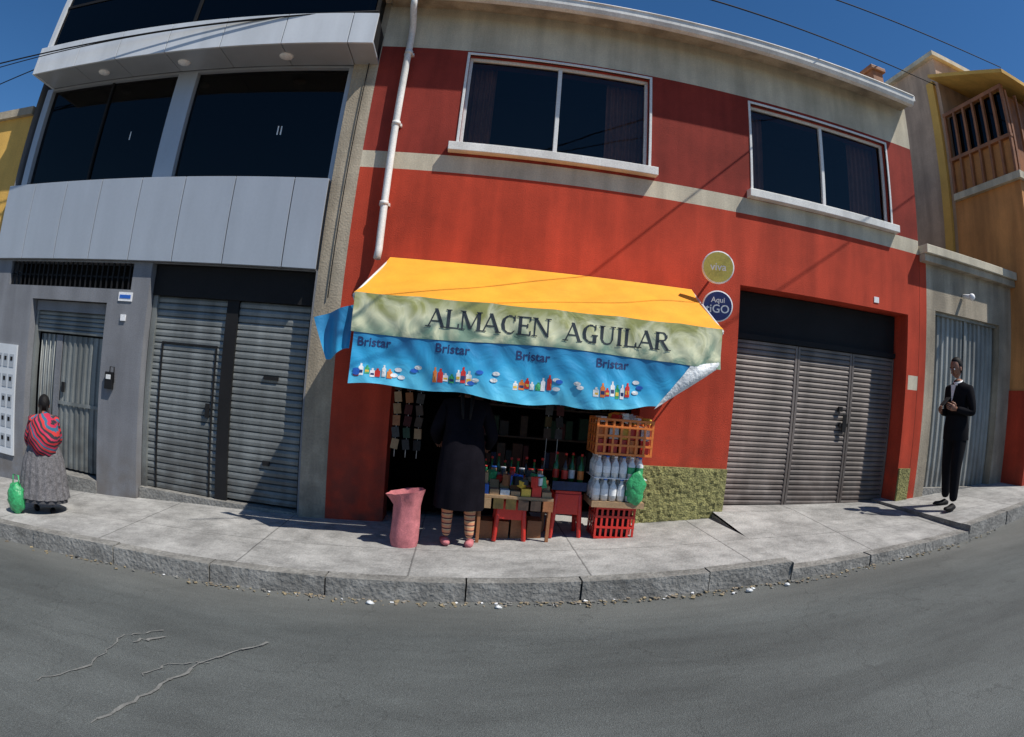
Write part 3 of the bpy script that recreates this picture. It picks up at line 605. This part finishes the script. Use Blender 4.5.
# ------------------------------------------------------------------ right side buildings
GW=empty('cream_gate_building'); b=MB(); G=(5.90,7.42,.3,2.92)
b.wall([5.585,5.72,7.75],[.2,3.62],[G],.0,.18,lambda x,z:'oldcream' if x>5.72 else 'red')
b.quad([(5.585,0,3.62),(7.75,0,3.62),(7.75,5,3.62),(5.585,5,3.62)],'oldcream'); b.make('walls',GW)
b=MB(); b.box(5.60,7.74,-.12,.1,3.52,3.62,'oldcream'); b.box(5.60,7.74,-.17,.12,3.623,3.74,'cream'); b.make('cornice',GW,.008)
b=MB(); b.ribs(5.93,7.40,.60,2.88,.14,.105,.028,'gate',False); b.box(5.9,5.93,.08,.16,.4,2.9,'gate'); b.box(5.9,7.42,.07,.16,2.88,2.92,'gate'); b.box(6.63,6.67,.09,.11,.6,2.88,'gate'); b.box(5.9,7.42,.02,.18,.3,.598,'kerb'); b.make('corrugated_gate',GW)
b=MB(); b.tube([(6.5,-.17,3.18),(6.5,-.02,3.2)],.03,'wht',8); b.sph((6.5,-.2,3.17),(.05,.05,.05),'wht'); b.make('wall_lamp',GW)
OB=empty('orange_building'); b=MB(); X0=7.75
b.box(X0,13,-.45,1.2,.2,5.16,'orangewall'); b.box(X0+.02,13,1.2,7,.2,8.1,'pinkwall'); b.box(X0-.02,13.02,-.47,-.0,.2,2.0,'red')
b.box(X0-.08,13,-.52,1.15,5.162,5.28,'cream'); b.box(X0-.08,13,1.1,7.1,8.103,8.2,'cream')
b.box(X0-.05,X0+.018,1.3,1.5,3.75,7.6,'yellowwall')
b.make('walls',OB)
b=MB()
for i in range(7):
    y=-.42+i*.26; b.box(X0-.03,X0+.03,y,y+.05,5.283,6.78,'wood')
b.box(X0-.035,X0+.035,-.43,1.2,5.9,5.96,'wood'); b.box(X0-.035,X0+.035,-.43,1.2,6.78,6.85,'wood'); b.box(X0+.04,X0+.06,-.40,1.19,5.284,5.9,'orangewall')
b.box(X0+.2,13,-.3,1.19,5.283,6.78,'wood')
for i in range(18):
    x=X0+.03+i*.3; b.box(x+.03,x+.08,-.43,-.38,5.283,6.78,'wood')
b.make('glazed_balcony',OB)
b=MB(); 
b.add([(X0-.25,-.7,6.86),(13,-.7,6.86),(13,1.2,7.55),(X0-.25,1.2,7.55),(X0-.25,-.7,6.93),(13,-.7,6.93),(13,1.2,7.62),(X0-.25,1.2,7.62)],[(0,3,2,1),(4,5,6,7),(0,1,5,4),(3,0,4,7)],'yellowwall'); b.make('lean_to_roof',OB)
b=MB(); b.box(X0+.05,X0+.055,-.38,1.1,5.97,6.77,'tint'); b.make('balcony_glass',OB)
BB=empty('far_building'); b=MB(); b.box(13.2,40,1.0,10,.2,7.5,'pinkwall'); b.make('walls',BB)
def cable(nm,a,c,sag,r=.008):
    a=Vector(a);c=Vector(c); b=MB(); N=30
    b.tube([a.lerp(c,i/N)-Vector((0,0,sag*4*(i/N)*(1-i/N))) for i in range(N+1)],r,'dark',6); b.make(nm)
cable('overhead_cable',(-14,-1.2,5.4),(-1.35,-.45,5.32),.35,.010)
cable('overhead_cable',(-14,-1.0,4.9),(-1.45,-.45,5.28),.12,.007)
cable('overhead_cable',(0,-2.4,4.6),(7.74,1.25,7.5),.05,.009)
cable('overhead_cable',(.8,-2.4,4.95),(7.5,-.7,6.95),.08,.008)
cable('overhead_cable',(-14,-.6,4.2),(-6.05,-.49,4.95),.15,.008)
cable('wall_cable',(-1.42,-.02,5.4),(-1.46,-.02,2.2),0,.006)

# ------------------------------------------------------------------ goods in front of shop
def crate(b,x0,x1,y0,y1,z0,z1,mt,rows=3):
    t=.015
    for z in [z0+(z1-z0)*i/rows for i in range(rows+1)]:
        zz=min(z,z1-.02); b.box(x0,x1,y0,y0+t,zz,zz+.02,mt); b.box(x0,x1,y1-t,y1,zz,zz+.02,mt); b.box(x0,x0+t,y0+t,y1-t,zz+.001,zz+.019,mt); b.box(x1-t,x1,y0+t,y1-t,zz+.001,zz+.019,mt)
    n=7
    for i in range(n+1):
        x=x0+(x1-x0-.02)*i/n; b.box(x,x+.02,y0+.002,y0+t-.002,z0+.001,z1-.001,mt); b.box(x,x+.02,y1-t+.002,y1-.002,z0+.001,z1-.001,mt)
    for i in range(4):
        y=y0+.02+(y1-y0-.06)*i/3; b.box(x0+.002,x0+t-.002,y,y+.02,z0+.001,z1-.001,mt); b.box(x1-t+.002,x1-.002,y,y+.02,z0+.001,z1-.001,mt)
    b.box(x0+t,x1-t,y0+t,y1-t,z0,z0+.01,mt)
ST=empty('crate_stack'); g=.16
b=MB(); crate(b,1.28,1.66,-.62,-.30,g,g+.30,'redp'); b.box(1.32,1.62,-.58,-.34,g+.02,g+.25,'dark'); b.make('red_crate',ST)
b=MB(); b.box(1.22,1.72,-.66,-.28,g+.305,g+.36,'cardb'); b.make('board',ST)
b=MB()
for lv in (0,1):
    for k in range(6):
        for r_ in range(3):
            x=1.26+k*.078; y=-.61+r_*.11; z=g+.365+lv*.21
            b.tube([(x,y,z),(x,y,z+.13),(x,y,z+.165),(x,y,z+.19)],[.036,.036,.017,.016],'whitebag',10); b.tube([(x,y,z+.19),(x,y,z+.205)],.018,'bluep' if k%2 else 'wht',8); b.tube([(x,y,z+.05),(x,y,z+.11)],.0372,'greenp' if (k>3) else 'wht',10,cap=False)
b.box(1.22,1.72,-.65,-.29,g+.571,g+.579,'wht'); b.make('water_bottle_packs',ST)
b=MB(); b.sph((1.62,-.665,g+.50),(.09,.03,.16),'greenp',18,12,lambda q,d:Vector((q.x*(1+.15*math.sin(q.z*40)),q.y*(1+.3*math.sin(q.z*60+q.x*50)),q.z*(1+.06*math.sin(q.x*60))))); b.make('green_carrier_bag',ST)
b=MB(); crate(b,1.20,1.74,-.66,-.28,g+.79,g+1.12,'orgp',4)
for k in range(5): 
    b.box(1.23+k*.1,1.31+k*.1,-.63,-.35,g+.81,g+.93,random.choice(['yelp','orgp','redp'])); b.box(1.23+k*.1,1.315+k*.1,-.62,-.35,g+.935,g+1.05,random.choice(['yelp','whitebag','orgp','redp']))
for k in range(14): b.xbox(Matrix.Translation((random.uniform(1.24,1.70),random.uniform(-.6,-.35),g+1.10+random.uniform(0,.05)))@Matrix.Rotation(random.uniform(0,3),4,'Z')@Matrix.Rotation(random.uniform(-.4,.4),4,'X'),.05,.03,.025,random.choice(['yelp','orgp','whitebag','redp','yelp']))
b.make('orange_crate',ST)
def stool(nm,cx,cy,z0,h,w,mt):
    e=empty(nm); b=MB()
    for sx in(-1,1):
        for sy in(-1,1):
            b.tube([(cx+sx*w*.5,cy+sy*w*.5,z0),(cx+sx*w*.4,cy+sy*w*.4,z0+h)],[.02,.026],mt,8)
    b.box(cx-w*.45,cx+w*.45,cy-w*.45,cy+w*.45,z0+h,z0+h+.03,mt)
    for sx in(-1,1): b.box(cx+sx*w*.45-.008,cx+sx*w*.45+.008,cy-w*.42,cy+w*.42,z0+h*.35,z0+h*.45,mt)
    for sy in(-1,1): b.box(cx-w*.42,cx+w*.42,cy+sy*w*.45-.008,cy+sy*w*.45+.008,z0+h*.55,z0+h*.999,mt)
    b.make('stool_body',e,.004); return e
stool('plastic_stool',.50,-.52,.09,.38,.27,'redp'); stool('plastic_stool',1.02,-.42,.13,.42,.27,'redp')
def bottle(b,x,y,z,h,r,mt,cap):
    b.tube([(x,y,z),(x,y,z+h*.6),(x,y,z+h*.72),(x,y,z+h*.93)],[r,r,r*.4,r*.36],mt,10); b.tube([(x,y,z+h*.93),(x,y,z+h)],r*.42,cap,8); b.tube([(x,y,z+h*.22),(x,y,z+h*.48)],r*1.03,random.choice(['wht','redp','yelp','orgp']),10,cap=False)
TB=empty('display_table'); b=MB(); b.box(.18,.86,-.72,-.30,.50,.53,'cardb')
for x in(.2,.82):
    for y in(-.7,-.34): b.box(x,x+.03,y,y+.03,.07,.5,'wood')
b.make('table',TB,.003); b=MB()
for i in range(7):
    for j in range(3):
        x=.20+i*.093; y=-.70+j*.13; h=random.uniform(.03,.10)+j*.035; b.box(x,x+.082,y,y+.11,.532,.532+h,random.choice(PC+['dark','cardb','wood','orgp']))
for i in range(6): x=.22+i*.11; b.box(x,x+.09,-.735,-.721,.41,.50,random.choice(['cardb','dk0','dk6','wood','dk1']))
for i in range(26):
    x=random.uniform(.2,.8); y=random.uniform(-.70,-.42); z=.60+random.uniform(0,.05); h=random.uniform(.02,.05)
    b.xbox(Matrix.Translation((x,y,z+h))@Matrix.Rotation(random.uniform(0,3),4,'Z')@Matrix.Rotation(random.uniform(-.3,.3),4,'X'),.035,.025,h,random.choice(PC+['wood','cardb','dark','dk3','dk1']))
for i in range(7):
    x=.24+i*.085; b.tube([(x,-.47,.63),(x,-.47,.74)],.024,random.choice(['yelp','redp','dk3','greenp','cardb']),10); b.tube([(x,-.47,.741),(x,-.47,.755)],.026,random.choice(['redp','wht','bluep']),10)
for i in range(4):
    x=.22+i*.15; b.box(x,x+.13,-.55,-.34,.075,.075+random.uniform(.12,.25),random.choice(['cardb','wood','dk2','dk6']))
b.make('packets',TB); b=MB()
for i in range(5): bottle(b,.25+i*.06,-.36,.53,.27+.03*(i%3),.026,random.choice(['glassb','glassg','orgp']),'redp')
for i in range(4): bottle(b,.55+i*.075,-.38,.53,.30+.02*(i%2),.032,'glassb' if i%2 else 'glassg','redp')
b.make('bottles',TB)
BT=empty('bottle_tray'); b=MB(); b.box(.86,1.18,-.56,-.28,.585,.61,'dark'); b.box(.86,1.18,-.57,-.561,.59,.67,'dk5')
for i in range(4): bottle(b,.91+i*.075,-.38-.06*(i%2),.61,.31,.03,random.choice(['glassb','glassg']),'redp')
b.make('tray_with_bottles',BT)
SK=empty('pink_sack'); b=MB()
b.tube([(-.42,-.86,.02),(-.42,-.86,.10),(-.41,-.86,.25),(-.41,-.85,.40),(-.42,-.85,.47),(-.43,-.85,.52)],[.11,.125,.12,.115,.14,.165],'pink',28,.85,cap=False,pleat=.10,np_=7); b.tube([(-.42,-.86,.021),(-.42,-.86,.022)],[.11,.11],'pink',28,.85)
b.tube([(-.41,-.86,.36),(-.41,-.86,.38)],[.10,.10],'black',20,.8); b.make('sack_body',SK)
HS=empty('hanging_snack_strips'); b=MB()
for x in (-.64,-.53,-.42,.84,.95):
    b.tube([(x,-.05,1.95),(x,-.05,.7)],.003,'wht',5); z=1.75
    while z>(.75 if x<0 else .95):
        R=Matrix.Translation((x,-.07,z))@Matrix.Rotation(random.uniform(-.5,.5),4,'Z')@Matrix.Rotation(random.uniform(-.2,.2),4,'Y'); b.xbox(R,.036,.008,.05,random.choice(DK+['wood','cardb'])); z-=.115
b.make('strips',HS)

# ------------------------------------------------------------------ people
def frame(base,ang):
    f=Vector((math.cos(ang),math.sin(ang),0)); l=Vector((-math.sin(ang),math.cos(ang),0)); B=Vector(base)
    return lambda p: B+f*p[0]+l*p[1]+Vector((0,0,p[2])), Matrix(((f.x,l.x,0),(f.y,l.y,0),(0,0,1)))
def skinned(name,J,E,root,mf,parent,T,lev=2):
    names=list(J); me=bpy.data.meshes.new(name); me.from_pydata([T(J[n][0]) for n in names],[(names.index(a),names.index(c)) for a,c in E],[])
    o=bpy.data.objects.new(name,me); COL.objects.link(o); o.modifiers.new('s','SKIN')
    if not me.skin_vertices:
        bpy.context.view_layer.objects.active=o; o.select_set(True); bpy.ops.mesh.customdata_skin_add()
    sv=me.skin_vertices[0].data
    for i,n in enumerate(names):
        r=J[n][1]; sv[i].radius=(r,r) if not isinstance(r,tuple) else r; sv[i].use_root=(n==root)
    s=o.modifiers.new('d','SUBSURF'); s.levels=lev; s.render_levels=lev
    dg=bpy.context.evaluated_depsgraph_get(); m2=bpy.data.meshes.new_from_object(o.evaluated_get(dg)); bpy.data.objects.remove(o)
    mats=[]; 
    for p in m2.polygons:
        mt=M[mf(p.center)]
        if mt not in mats: mats.append(mt)
    m2.materials.clear()
    for mt in mats: m2.materials.append(mt)
    for p in m2.polygons: p.material_index=mats.index(M[mf(p.center)]); p.use_smooth=True
    o2=bpy.data.objects.new(name,m2); COL.objects.link(o2); o2.parent=parent; return o2
def head(T,R,c,tilt,parent,hairlong=False,cap=None,s=1.0):
    b=MB(); C=T(c); Rm=(R@Matrix.Rotation(tilt,3,'Y')).to_4x4()
    def hf(q,d):
        if d.z<-.1: k=1-.28*min(1,(-d.z)); q=Vector((q.x*k+.012*s*(-d.z),q.y*k,q.z))
        if d.x>.5: q=Vector((q.x*.93,q.y,q.z))
        return q
    b.sph(C,(.092*s,.074*s,.118*s),'skin',20,14,hf,Rm)
    P=lambda x,y,z:C+Rm@Vector((x*s,y*s,z*s))
    b.tube([P(.080,0,.018),P(.098,0,-.012),P(.104,0,-.03),P(.085,0,-.038)],[.007*s,.011*s,.015*s,.006*s],'skin',8)
    for k in(-1,1):
        b.sph(P(.078,k*.03,.008),(.012*s,.014*s,.009*s),'wht',8,6,None,Rm); b.sph(P(.086,k*.03,.008),(.006*s,.006*s,.006*s),'black',8,6,None,Rm)
        b.tube([P(.082,k*.015,.028),P(.080,k*.045,.027)],.004*s,'hair',6)
        b.sph(P(-.002,k*.075,-.005),(.02*s,.008*s,.03*s),'skin',8,6,None,Rm)
    b.tube([P(.080,-.022,-.06),P(.088,0,-.058),P(.080,.022,-.06)],[.003*s,.007*s,.003*s],M['lip'],8)
    b.sph(P(-.014,0,.022),(.094*s,.082*s,.108*s),'hair',18,12,lambda q,d: q if (d.x<.35 or d.z>.55) else q*.8,Rm)
    if cap=='bowler':
        b.sph(P(-.01,0,.085),(.088*s,.08*s,.085*s),'hair',18,10,None,Rm); b.tube([P(-.01,0,.07),P(-.01,0,.078)],[.135*s,.13*s],'hair',24)
    if hairlong:
        for k in(-1,1):
            b.tube([P(-.06,k*.04,-.03),P(-.10,k*.05,-.12),P(-.13,k*.04,-.25),P(-.15,k*.03,-.38)],[.022*s,.02*s,.017*s,.008*s],'hair',8)
    return b.make('head',parent)
def hand(T,R,w,dirv,nrm,curl,parent,s=1.0,side=1):
    b=MB(); W=T(w); d=(R@Vector(dirv)).normalized(); n=(R@Vector(nrm)); n=(n-d*n.dot(d)).normalized(); u=d.cross(n)*side
    b.tube([W-d*.01,W+d*.015*s,W+d*.05*s,W+d*.085*s],[.024*s,.03*s,.04*s,.038*s],'skin',12,.45,side=tuple(u))
    for k,off in enumerate((-.029,-.010,.010,.028)):
        ln=[.072,.08,.075,.058][k]*s; p=W+d*.08*s+u*off*s; a=0; pts=[p]
        for j,fr in enumerate((.45,.32,.23)):
            a+=curl*(.7+.3*j); dd=(d*math.cos(a)+n*math.sin(a)); p=p+dd*ln*fr; pts.append(p)
        b.tube(pts,[.0095*s,.0088*s,.008*s,.0062*s],'skin',8)
    p=W+d*.02*s-u*.028*s; t=(d*.6-u*.7+n*.35).normalized(); t2=(d*.85-u*.1+n*.5).normalized()
    b.tube([p,p+t*.032*s,p+t*.032*s+t2*.03*s,p+t*.032*s+t2*.052*s],[.013*s,.012*s,.0105*s,.008*s],'skin',8)
    return b.make('hand',parent)
def shoe(b,T,a,toe,mt,r=.045):
    A=Vector(a); B=Vector(toe); H=A-(B-A).normalized()*.05
    pts=[T((H.x,H.y,a[2]-.035)),T((A.x,A.y,a[2]-.03)),T(tuple(A.lerp(B,.5)-Vector((0,0,.025)))),T((B.x,B.y,B.z+.0)),T(tuple(B+(B-A).normalized()*.035))]
    b.tube(pts,[r*.7,r*1.0,r*.98,r*.85,r*.4],mt,14,[.8,1.0,.75,.55,.4])
MN=empty('man_with_phone'); T,R=frame((5.60,-.80,zs(5.6)),math.radians(182))
J={'pel':((0,0,.95),(.165,.135)),'sp':((-.01,0,1.14),(.150,.115)),'ch':((.0,0,1.34),(.20,.14)),'nk':((.02,0,1.475),.07),'nk2':((.035,0,1.53),.055),
'hl':((0,.09,.88),.105),'kl':((.05,.11,.50),.075),'al':((.04,.13,.10),.055),'hr':((0,-.09,.88),.105),'kr':((-.06,-.15,.50),.075),'ar':((-.17,-.20,.10),.055),
'sl':((-.01,.18,1.40),.072),'el':((-.03,.25,1.13),.057),'wl':((.18,.13,1.17),.038),'sr':((-.01,-.18,1.40),.072),'er':((-.06,-.24,1.12),.057),'wr':((.16,-.14,1.13),.038)}
E=[('pel','sp'),('sp','ch'),('ch','nk'),('nk','nk2'),('pel','hl'),('hl','kl'),('kl','al'),('pel','hr'),('hr','kr'),('kr','ar'),('ch','sl'),('sl','el'),('el','wl'),('ch','sr'),('sr','er'),('er','wr')]
zb=zs(5.6)
skinned('body',J,E,'pel',lambda c:'skin' if c.z>zb+1.50 else 'suit',MN,T)
head(T,R,(.075,0,1.645),.35,MN)
b=MB(); shoe(b,T,(.04,.13,.075),(.19,.16,.035),'hair'); shoe(b,T,(-.17,-.20,.075),(-.03,-.24,.035),'hair'); b.make('shoes',MN)
b=MB()
b.tube([T((0,0,1.10)),T((0,0,.95)),T((-.01,0,.82))],[.165,.185,.19],'suit',24,.78,side=tuple(R@Vector((0,1,0))),cap=False)
b.tube([T((.015,0,1.455)),T((.03,0,1.50))],[.078,.064],'wht',16,.95)
b.add([T((.118,-.045,1.45)),T((.118,.045,1.45)),T((.135,0,1.24))],[(0,1,2)],'wht'); b.make('jacket_details',MN)
hand(T,R,(.18,.13,1.17),(1,-.35,.25),(.1,-1,.3),.55,MN,1,1)
hand(T,R,(.16,-.14,1.13),(1,.4,.3),(.1,1,.3),.55,MN,1,-1)
b=MB(); C=T((.29,.03,1.25)); Rm=(R@Matrix.Rotation(-.9,3,'Y')).to_4x4(); b.xbox(Matrix.Translation(C)@Rm,.005,.036,.075,'dark'); b.make('phone',MN,.003)
CU=empty('shop_customer'); T,R=frame((.03,-.80,.062),math.radians(93)); s=.87
def sc(J): return {k:(tuple(c*s for c in v[0]),(tuple(q*s for q in v[1]) if isinstance(v[1],tuple) else v[1]*s)) for k,v in J.items()}
J=sc({'pel':((0,0,.93),(.19,.15)),'sp':((.02,0,1.12),(.18,.14)),'ch':((.06,0,1.33),(.19,.14)),'nk':((.09,0,1.47),.07),'nk2':((.11,0,1.53),.055),
'hl':((0,.10,.86),.12),'kl':((.03,.11,.48),.072),'al':((-.0,.105,.09),.045),'hr':((0,-.10,.86),.12),'kr':((.0,-.11,.48),.072),'ar':((-.04,-.125,.09),.045),
'sl':((.06,.19,1.40),.078),'el':((.08,.29,1.12),.062),'wl':((.26,.24,1.0),.036),'sr':((.06,-.19,1.40),.078),'er':((.05,-.29,1.12),.062),'wr':((.22,-.26,.98),.036)})
skinned('body',J,E,'pel',lambda c:('skin' if c.z>1.36 else 'coat') if c.z>.50 else 'sock',CU,T)
b=MB(); b.tube([T((.06*s,0,1.2*s)),T((.02*s,0,1.0*s)),T((0,0,.8*s)),T((-.01,0,.60*s)),T((-.01,0,.40*s))],[.19*s,.215*s,.235*s,.245*s,.25*s],'coat',40,[.8,.8,.8,.75,.72],side=tuple(R@Vector((0,1,0))),cap=False,pleat=.05,np_=9); b.make('coat_skirt',CU)
b=MB(); shoe(b,T,(0,.092,.062),(.12,.11,.03),'pink',.04); shoe(b,T,(-.035,-.11,.062),(.09,-.13,.03),'pink',.04); b.make('shoes',CU)
head(T,R,(.15*s,0,1.64*s),.3,CU,True,'bowler',.95)
hand(T,R,(.26*s,.24*s,1.0*s),(1,-.1,-.1),(0,-.3,-1),.4,CU,.9,1); hand(T,R,(.22*s,-.26*s,.98*s),(1,.1,-.1),(0,.3,-1),.4,CU,.9,-1)
WX=-4.14; WO=empty('stooped_woman_with_shawl'); T,R=frame((WX,-1.12,zs(WX)),math.radians(132)); s=.76
J=sc({'pel':((0,0,.80),(.19,.16)),'sp':((.06,0,.96),(.17,.14)),'ch':((.15,0,1.13),(.18,.13)),'nk':((.22,0,1.24),.065),'nk2':((.26,0,1.28),.055),
'hl':((0,.10,.74),.12),'kl':((.04,.11,.42),.07),'al':((.04,.12,.09),.045),'hr':((0,-.10,.74),.12),'kr':((.0,-.11,.42),.07),'ar':((-.12,-.12,.10),.045),
'sl':((.15,.18,1.18),.075),'el':((.16,.25,.92),.06),'wl':((.32,.20,.78),.036),'sr':((.15,-.18,1.18),.075),'er':((.16,-.25,.92),.06),'wr':((.34,-.16,.86),.036)})
zb2=zs(WX)
skinned('body',J,E,'pel',lambda c:'skin' if c.z>zb2+.955 else ('aguayo' if c.z>zb2+.62 else 'skirt'),WO,T)
b=MB(); b.tube([T((.05*s,0,.98*s)),T((.01*s,0,.86*s)),T((0,0,.70*s)),T((0,0,.45*s)),T((-.01,0,.20*s))],[.17*s,.24*s,.30*s,.34*s,.37*s],'skirt',72,[.85]*5,side=tuple(R@Vector((0,1,0))),cap=False,pleat=.08,np_=18)
b.tube([T((0,0,.27*s)),T((-.01,0,.14*s))],[.345*s,.355*s],'sock2',72,.85,side=tuple(R@Vector((0,1,0))),cap=False); b.make('pleated_skirt',WO)
b=MB(); b.sph(T((-.05,0,1.01*s)),(.165,.185,.225),'aguayo',28,16,lambda q,d:q*(1+.05*math.sin(d.z*9+d.y*5)+.03*math.sin(d.z*23+d.x*9)),(R@Matrix.Rotation(.35,3,'Y')).to_4x4())
b.tube([T((.02,-.13,.90)),T((.14,-.14,.93)),T((.24,-.05,.82)),T((.24,.04,.79)),T((.14,.14,.92)),T((.02,.13,.90))],[.05,.045,.028,.028,.045,.05],'aguayo',10,.6)
b.make('shawl_bundle',WO)
head(T,R,(.31*s,0,1.37*s),.35,WO,True,None,.84)
hand(T,R,(.32*s,.20*s,.78*s),(.5,0,-1),(0,-1,0),.5,WO,.75,1); hand(T,R,(.34*s,-.16*s,.86*s),(1,.3,-.3),(0,.3,-1),.5,WO,.75,-1)
b=MB(); shoe(b,T,(.03,.09,.055),(.12,.10,.025),'hair',.034); shoe(b,T,(-.09,-.09,.06),(0,-.095,.025),'hair',.034); b.make('shoes',WO)
GBG=empty('green_bag'); b=MB(); bx,by=WX-.2,-1.38; z=zs(bx)
b.sph((bx,by,z+.15),(.12,.09,.16),'greenp',22,14,lambda q,d:Vector((q.x*(1+.12*math.sin(d.z*11+d.y*4)),q.y,q.z*(1+.06*math.sin(d.x*9))))); b.tube([(bx-.05,by,z+.28),(bx-.04,by,z+.38),(bx+.04,by,z+.38),(bx+.05,by,z+.28)],.008,'greenp',6); b.make('bag_body',GBG)

# ------------------------------------------------------------------ light
sun_dir=Vector((.55,-.38,1.0)).normalized()
el=math.asin(sun_dir.z); az=math.atan2(sun_dir.x,sun_dir.y)
w=bpy.data.worlds.new('World'); S.world=w; w.use_nodes=True; nt=w.node_tree
sk=nt.nodes.new('ShaderNodeTexSky'); sk.sky_type='NISHITA'; sk.sun_disc=False; sk.sun_elevation=el; sk.sun_rotation=az; sk.altitude=1500; sk.air_density=1.0; sk.dust_density=.3; sk.ozone_density=4.0
hs=nt.nodes.new('ShaderNodeHueSaturation'); hs.inputs['Saturation'].default_value=1.22; hs.inputs['Value'].default_value=1.25
nt.links.new(sk.outputs[0],hs.inputs['Color']); nt.links.new(hs.outputs[0],nt.nodes['Background'].inputs[0]); nt.nodes['Background'].inputs[1].default_value=.085
l=bpy.data.lights.new('sun','SUN'); l.energy=5.0; l.angle=math.radians(.5); l.color=(1,.95,.87); lo=bpy.data.objects.new('sun',l); COL.objects.link(lo); lo.rotation_euler=sun_dir.to_track_quat('Z','Y').to_euler(); lo.location=(5,-5,12)

# ------------------------------------------------------------------ camera (wide action-camera fisheye lens, default 10.5 mm equisolid)
c=bpy.data.cameras.new('camera'); c.type='PANO'; c.sensor_fit='HORIZONTAL'; c.sensor_width=10.5*1024/612.1; c.sensor_height=10.5*737/612.1; c.clip_end=3000; c.clip_start=.05
co=bpy.data.objects.new('camera',c); COL.objects.link(co)
yaw,pit,rol=-.0737,.0272,-.0887
R1=Matrix(((math.cos(rol),0,math.sin(rol)),(0,1,0),(-math.sin(rol),0,math.cos(rol))))
R2=Matrix(((1,0,0),(0,math.cos(pit),-math.sin(pit)),(0,math.sin(pit),math.cos(pit))))
R3=Matrix(((math.cos(yaw),-math.sin(yaw),0),(math.sin(yaw),math.cos(yaw),0),(0,0,1)))
RR=R3@R2@R1; r=RR@Vector((1,0,0)); f=RR@Vector((0,1,0)); u=RR@Vector((0,0,1))
co.matrix_world=Matrix(((r.x,u.x,-f.x,0),(r.y,u.y,-f.y,-6),(r.z,u.z,-f.z,1.5),(0,0,0,1)))
S.camera=co
